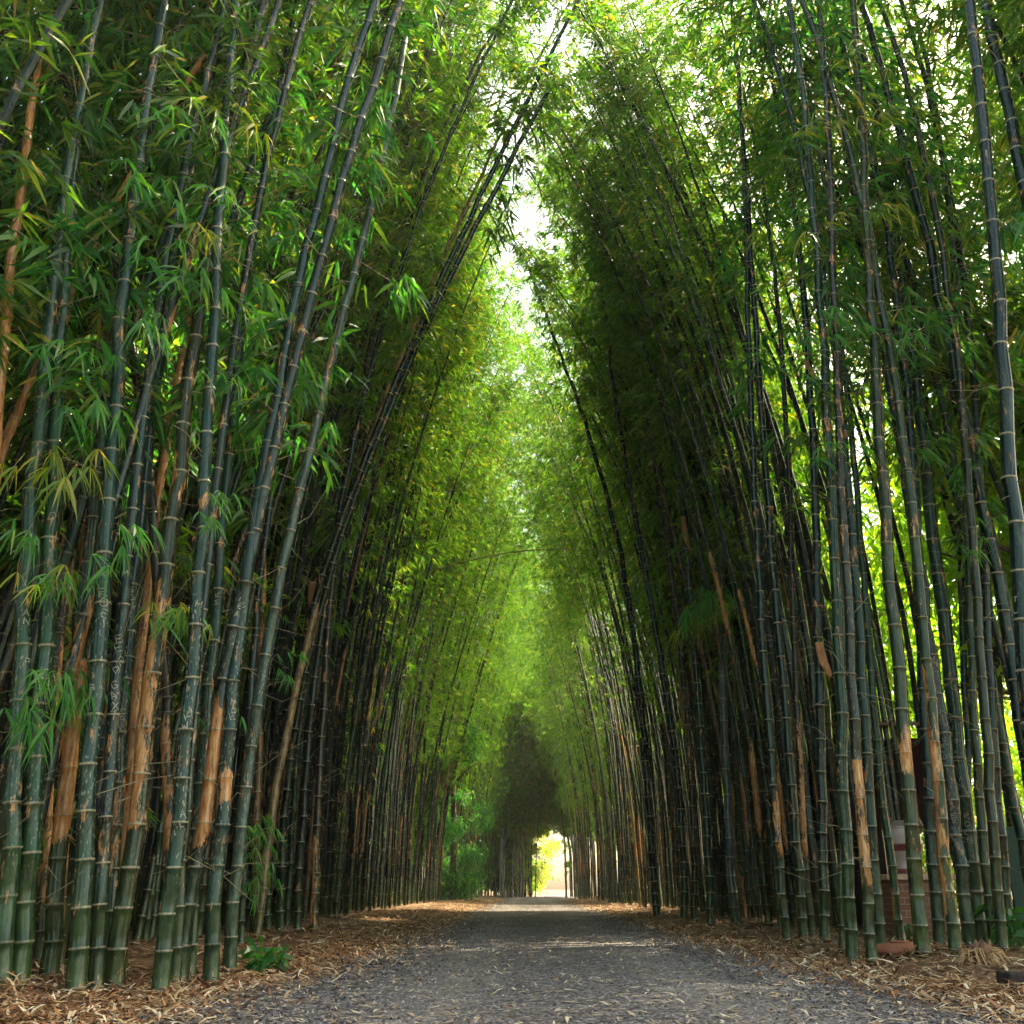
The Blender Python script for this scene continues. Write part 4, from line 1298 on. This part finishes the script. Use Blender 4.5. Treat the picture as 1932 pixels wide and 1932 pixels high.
M_URNRED = mat_plain('maroon_glaze', [(0.35, (0.16, 0.03, 0.03)), (0.7, (0.26, 0.07, 0.06))], 4, 0.3, spec=0.6)
uh = on_plane(1722, 1560, ped_y)[2] - top_z
urn = empty('urn', (pc[0], ped_y, top_z + 0.001), 'cream and maroon glazed urn with loop handles on the brick pedestal', 'urn')
b = Bag()
b.lathe([(0.001, 0.0), (0.15, 0.0), (0.16, 0.06), (0.13, 0.10), (0.12, 0.14), (0.17, 0.24), (0.185, 0.33), (0.16, 0.42), (0.11, 0.50), (0.095, 0.55), (0.13, uh - 0.03), (0.14, uh), (0.12, uh), (0.09, uh - 0.05), (0.001, uh - 0.05)])
b.build('body', M_URN, urn, smooth=True)
b = Bag()
b.lathe([(0.162, 0.015), (0.168, 0.02), (0.168, 0.05), (0.162, 0.055)])
b.build('foot_band', M_URNRED, urn)
b = Bag()
b.lathe([(0.172, 0.235), (0.178, 0.24), (0.190, 0.30), (0.184, 0.305)])
b.build('belly_band', M_URNRED, urn)
for sgn in (-1, 1):
    b = Bag()
    b.tube([(sgn * 0.10, 0, 0.56), (sgn * 0.18, 0, 0.58), (sgn * 0.215, 0, 0.50), (sgn * 0.19, 0, 0.42), (sgn * 0.155, 0, 0.42)], 0.016, 8)
    b.build('handle', M_URNRED, urn, smooth=True)

dp = on_ground(1700, 1793, 0.1)
dish = empty('terracotta_dish', (dp[0], dp[1], float(gz(dp[0], dp[1])) + 0.01), 'round terracotta dish lying upside down at the foot of the right row', 'dish')
b = Bag()
b.lathe([(0.215, 0.0), (0.225, 0.015), (0.215, 0.035), (0.17, 0.06), (0.08, 0.072), (0.001, 0.074)], n=32)
b.build('bowl', mat_plain('terracotta', [(0.3, (0.25, 0.085, 0.045)), (0.7, (0.38, 0.16, 0.09))], 8, 0.75), dish, smooth=True)
b = Bag()
b.lathe([(0.075, 0.073), (0.075, 0.084), (0.065, 0.084), (0.06, 0.0745)], n=24)
b.build('foot_ring', bpy.data.materials['terracotta'], dish, smooth=True)

M_GREENBOARD = mat_plain('green_paint', [(0.3, (0.010, 0.045, 0.026)), (0.7, (0.02, 0.075, 0.042))], 3, 0.5)
gp = on_ground(1905, 1785, 0.05)
fence = empty('green_board_fence', (gp[0] + 0.05, gp[1] + 0.9, 0.06), 'dark green painted board fence at the right edge behind the stalks', 'fence')
zt2 = on_plane(1915, 1560, gp[1] + 0.9)[2]
for k in range(9):
    b = Bag()
    b.box((0.01 + 0.16 * k, 0, -0.05), (0.16 * k + 0.155, 0.03, zt2 - 0.06 + 0.0))
    b.build('board', M_GREENBOARD, fence, 0.004)
for z in (0.3, zt2 - 0.35):
    b = Bag()
    b.box((0.0, 0.033, z), (1.45, 0.08, z + 0.08))
    b.build('rail', M_GREENBOARD, fence)

sp_ = on_ground(1857, 1822, 0.05)
stump = empty('bamboo_stump', (sp_[0], sp_[1], float(gz(sp_[0], sp_[1])) - 0.02), 'short cut bamboo stump with frayed straw-coloured roots', 'stump')
b = Bag()
prof = [(0.105, -0.02), (0.085, 0.04), (0.072, 0.075), (0.079, 0.082), (0.070, 0.09), (0.066, 0.13), (0.052, 0.135), (0.050, 0.09), (0.001, 0.09)]
b.lathe(prof, n=18)
for v in b.v:
    v[:, 2] += np.where(v[:, 2] > 0.1, 0.35 * v[:, 0] + 0.02 * rng.normal(size=len(v)), 0)
    v[:, :2] += rng.normal(size=(len(v), 2)) * 0.003
b.build('stub', mat_plain('old_cane', [(0.3, (0.07, 0.035, 0.02)), (0.6, (0.22, 0.12, 0.06)), (0.8, (0.38, 0.25, 0.14))], 14, 0.9, (3, 3, 1)), stump, smooth=True)
b = Bag()
for k in range(70):
    a = random.uniform(0, 6.28)
    r1, r2 = 0.075, random.uniform(0.10, 0.2)
    z1 = random.uniform(0.02, 0.12)
    b.tube([(r1 * math.cos(a), r1 * math.sin(a), z1), ((r1 + r2) / 2 * math.cos(a), (r1 + r2) / 2 * math.sin(a), z1 * 0.8 + 0.02), (r2 * math.cos(a + 0.2), r2 * math.sin(a + 0.2), 0.0)], [0.005, 0.004, 0.002], 4)
b.build('root_fringe', mat_plain('straw', [(0.3, (0.35, 0.2, 0.09)), (0.7, (0.6, 0.42, 0.22))], 20, 0.9), stump)

bp_ = on_ground(1908, 1848, 0.05)
blk = Bag()
blk.box((-0.075, -0.05, -0.02), (0.075, 0.05, 0.085))
o = blk.build('wood_block', M_DARKWOOD, None, 0.012)
o.location = (bp_[0], bp_[1], float(gz(bp_[0], bp_[1])))
o.rotation_euler = (0.05, 0.06, 0.4)
tag(o, 'small dark wooden block lying in the litter at the right edge', 'block')

# torn sheaths hanging on stems
yb = lambda u, v: on_ground(u, v, 0.05)[1] - 0.07
for (u, v, yy, hh, ww, lab) in ((1549, 1250, yb(1557, 1783), 0.42, 0.10, 'pointed dry brown sheath hanging at head height on the right row'), (588, 1130, yb(505, 1765) - 0.12, 0.45, 0.11, 'broad brown papery sheath hanging in the left row'),
                                (1291, 1010, yb(1340, 1742), 0.7, 0.10, 'long pale brown sheath clinging high on the right row'), (1523, 700, yb(1557, 1783), 0.32, 0.07, 'small orange dry sheath beside yellow leaves on the right row')):
    c = on_plane(u, v, yy)
    prof = np.linspace(0, 1, 9)
    V = []
    for t in prof:
        w2 = ww * 0.8 * (0.45 + 0.75 * math.sin(math.pi * min(1, 0.25 + t * 0.68))) * (1 if t < 0.9 else 0.4)
        for k in range(5):
            a = (k / 4 - 0.5) * 1.9
            rag = 1 - 0.16 * random.random() * (t > 0.6)
            V.append((w2 * 0.6 * math.sin(a) + 0.05 * t * t, -w2 * 0.25 * math.cos(a) - 0.10 * t * t * random.uniform(0.8, 1.2), -hh * t * rag))
    ii = [(i * 5 + k) for i in range(8) for k in range(4)]
    Q = np.array([[i, i + 1, i + 6, i + 5] for i in ii])
    me = make_mesh('dry_sheath', np.array(V), [Q], [M_SHEATH], smooth=True)
    o = link('dry_sheath', me)
    o.location = (c[0], c[1], c[2] + hh / 2)
    m = o.modifiers.new('t', 'SOLIDIFY')
    m.thickness = 0.004
    tag(o, lab, 'bamboo sheath')


def weed(u, v, label, n, h, w, spread, name='weed'):
    c = on_ground(u, v, 0.06)
    root = empty(name, (c[0], c[1], float(gz(c[0], c[1]))), label, 'plant')
    az = rng.random(n) * 6.28
    A = np.zeros((n, 3))
    E = np.stack([np.cos(az) * spread, np.sin(az) * spread, h * (0.5 + 0.5 * rng.random(n))], 1)
    V, f = twig_geo(A, E * np.array([0.3, 0.3, 0.6]), E, 0.004)
    link('stem', make_mesh('stem', V, f, [M_WEED]), root)
    k = 7
    t = 0.35 + 0.65 * rng.random((n, k))
    P = (E[:, None] * t[..., None]).reshape(-1, 3)
    D = unit(np.repeat(E, k, 0) * np.array([1, 1, 0.3]) + rng.normal(size=(n * k, 3)) * h * 0.6)
    L = w * (0.7 + 0.6 * rng.random(n * k))
    V, f = leaf_geo(P, D, L, L * 0.3, True, 0.4)
    link('foliage', make_mesh('foliage', V, f, [M_WEED]), root)


weed(502, 1822, 'dark green weed clump in the litter in front of the left row', 10, 0.22, 0.12, 0.10)
weed(1926, 1795, 'broad-leaved green plant at the foot of the green fence', 7, 0.42, 0.22, 0.2)
weed(1712, 1775, 'small green weed behind the terracotta dish', 6, 0.20, 0.10, 0.1)

# ------------------------------------------------------------------ the air of the tunnel
b = Bag()
b.box((-70, -45, -1.2), (70, 120, 24))
MH = bpy.data.materials.new('haze')
MH.use_nodes = True
MH.node_tree.nodes.clear()
ho = MH.node_tree.nodes.new('ShaderNodeOutputMaterial')
hv = MH.node_tree.nodes.new('ShaderNodeVolumePrincipled')
hv.inputs['Color'].default_value = (0.96, 0.96, 0.88, 1)
hv.inputs['Density'].default_value = 0.0007
hv.inputs['Anisotropy'].default_value = 0.35
MH.node_tree.links.new(hv.outputs[0], ho.inputs['Volume'])
hz = b.build('haze', MH)
tag(hz, 'thin pale air filling the bamboo tunnel', 'haze', kind='stuff')

# ------------------------------------------------------------------ light, sky, camera
world = bpy.data.worlds.new('World')
scene.world = world
world.use_nodes = True
nt = world.node_tree
nt.nodes.clear()
wo = nt.nodes.new('ShaderNodeOutputWorld')
bg = nt.nodes.new('ShaderNodeBackground')
sky = nt.nodes.new('ShaderNodeTexSky')
sky.sky_type = 'NISHITA'
sky.sun_disc = False
sky.sun_elevation = SUN_EL
sky.sun_rotation = SUN_AZ
sky.air_density = 1.0
sky.dust_density = 4.0
sky.ozone_density = 1.0
bg.inputs['Strength'].default_value = 0.15
wbm = nt.nodes.new('ShaderNodeMix')
wbm.data_type = 'RGBA'
wbm.blend_type = 'MULTIPLY'
wbm.inputs[0].default_value = 1.0
wbm.inputs[7].default_value = (1.15, 1.03, 0.83, 1.0)     # milky warm sky
nt.links.new(sky.outputs[0], wbm.inputs[6])
nt.links.new(wbm.outputs[2], bg.inputs['Color'])
nt.links.new(bg.outputs[0], wo.inputs['Surface'])

sl = bpy.data.lights.new('sun', 'SUN')
sl.energy = 5.0
sl.angle = R(0.5)
sl.color = (1.0, 0.88, 0.62)
so = bpy.data.objects.new('sun', sl)
COL.objects.link(so)
so.rotation_euler = Vector(SUN).to_track_quat('Z', 'Y').to_euler()
so.location = (30, 20, 40)

cd = bpy.data.cameras.new('camera')
cam = bpy.data.objects.new('camera', cd)
COL.objects.link(cam)
cam.location = Vector(CAM)
cam.rotation_euler = (math.pi / 2 + PITCH, 0, YAW)
cd.sensor_width = 36
cd.lens = 36 * F / 1932
cd.clip_end = 1000
scene.camera = cam

scene.view_settings.view_transform = 'Standard'
scene.view_settings.look = 'None'
scene.view_settings.exposure = 2.66
scene.view_settings.gamma = 1.0
cy = scene.cycles
cy.max_bounces = 12
cy.diffuse_bounces = 9
cy.glossy_bounces = 2
cy.transmission_bounces = 9
cy.transparent_max_bounces = 4
cy.caustics_reflective = False
cy.caustics_refractive = False
cy.use_denoising = True
cy.use_adaptive_sampling = True
cy.sample_clamp_indirect = 6.0
print('hand', N_HAND, 'fill', n_fill)
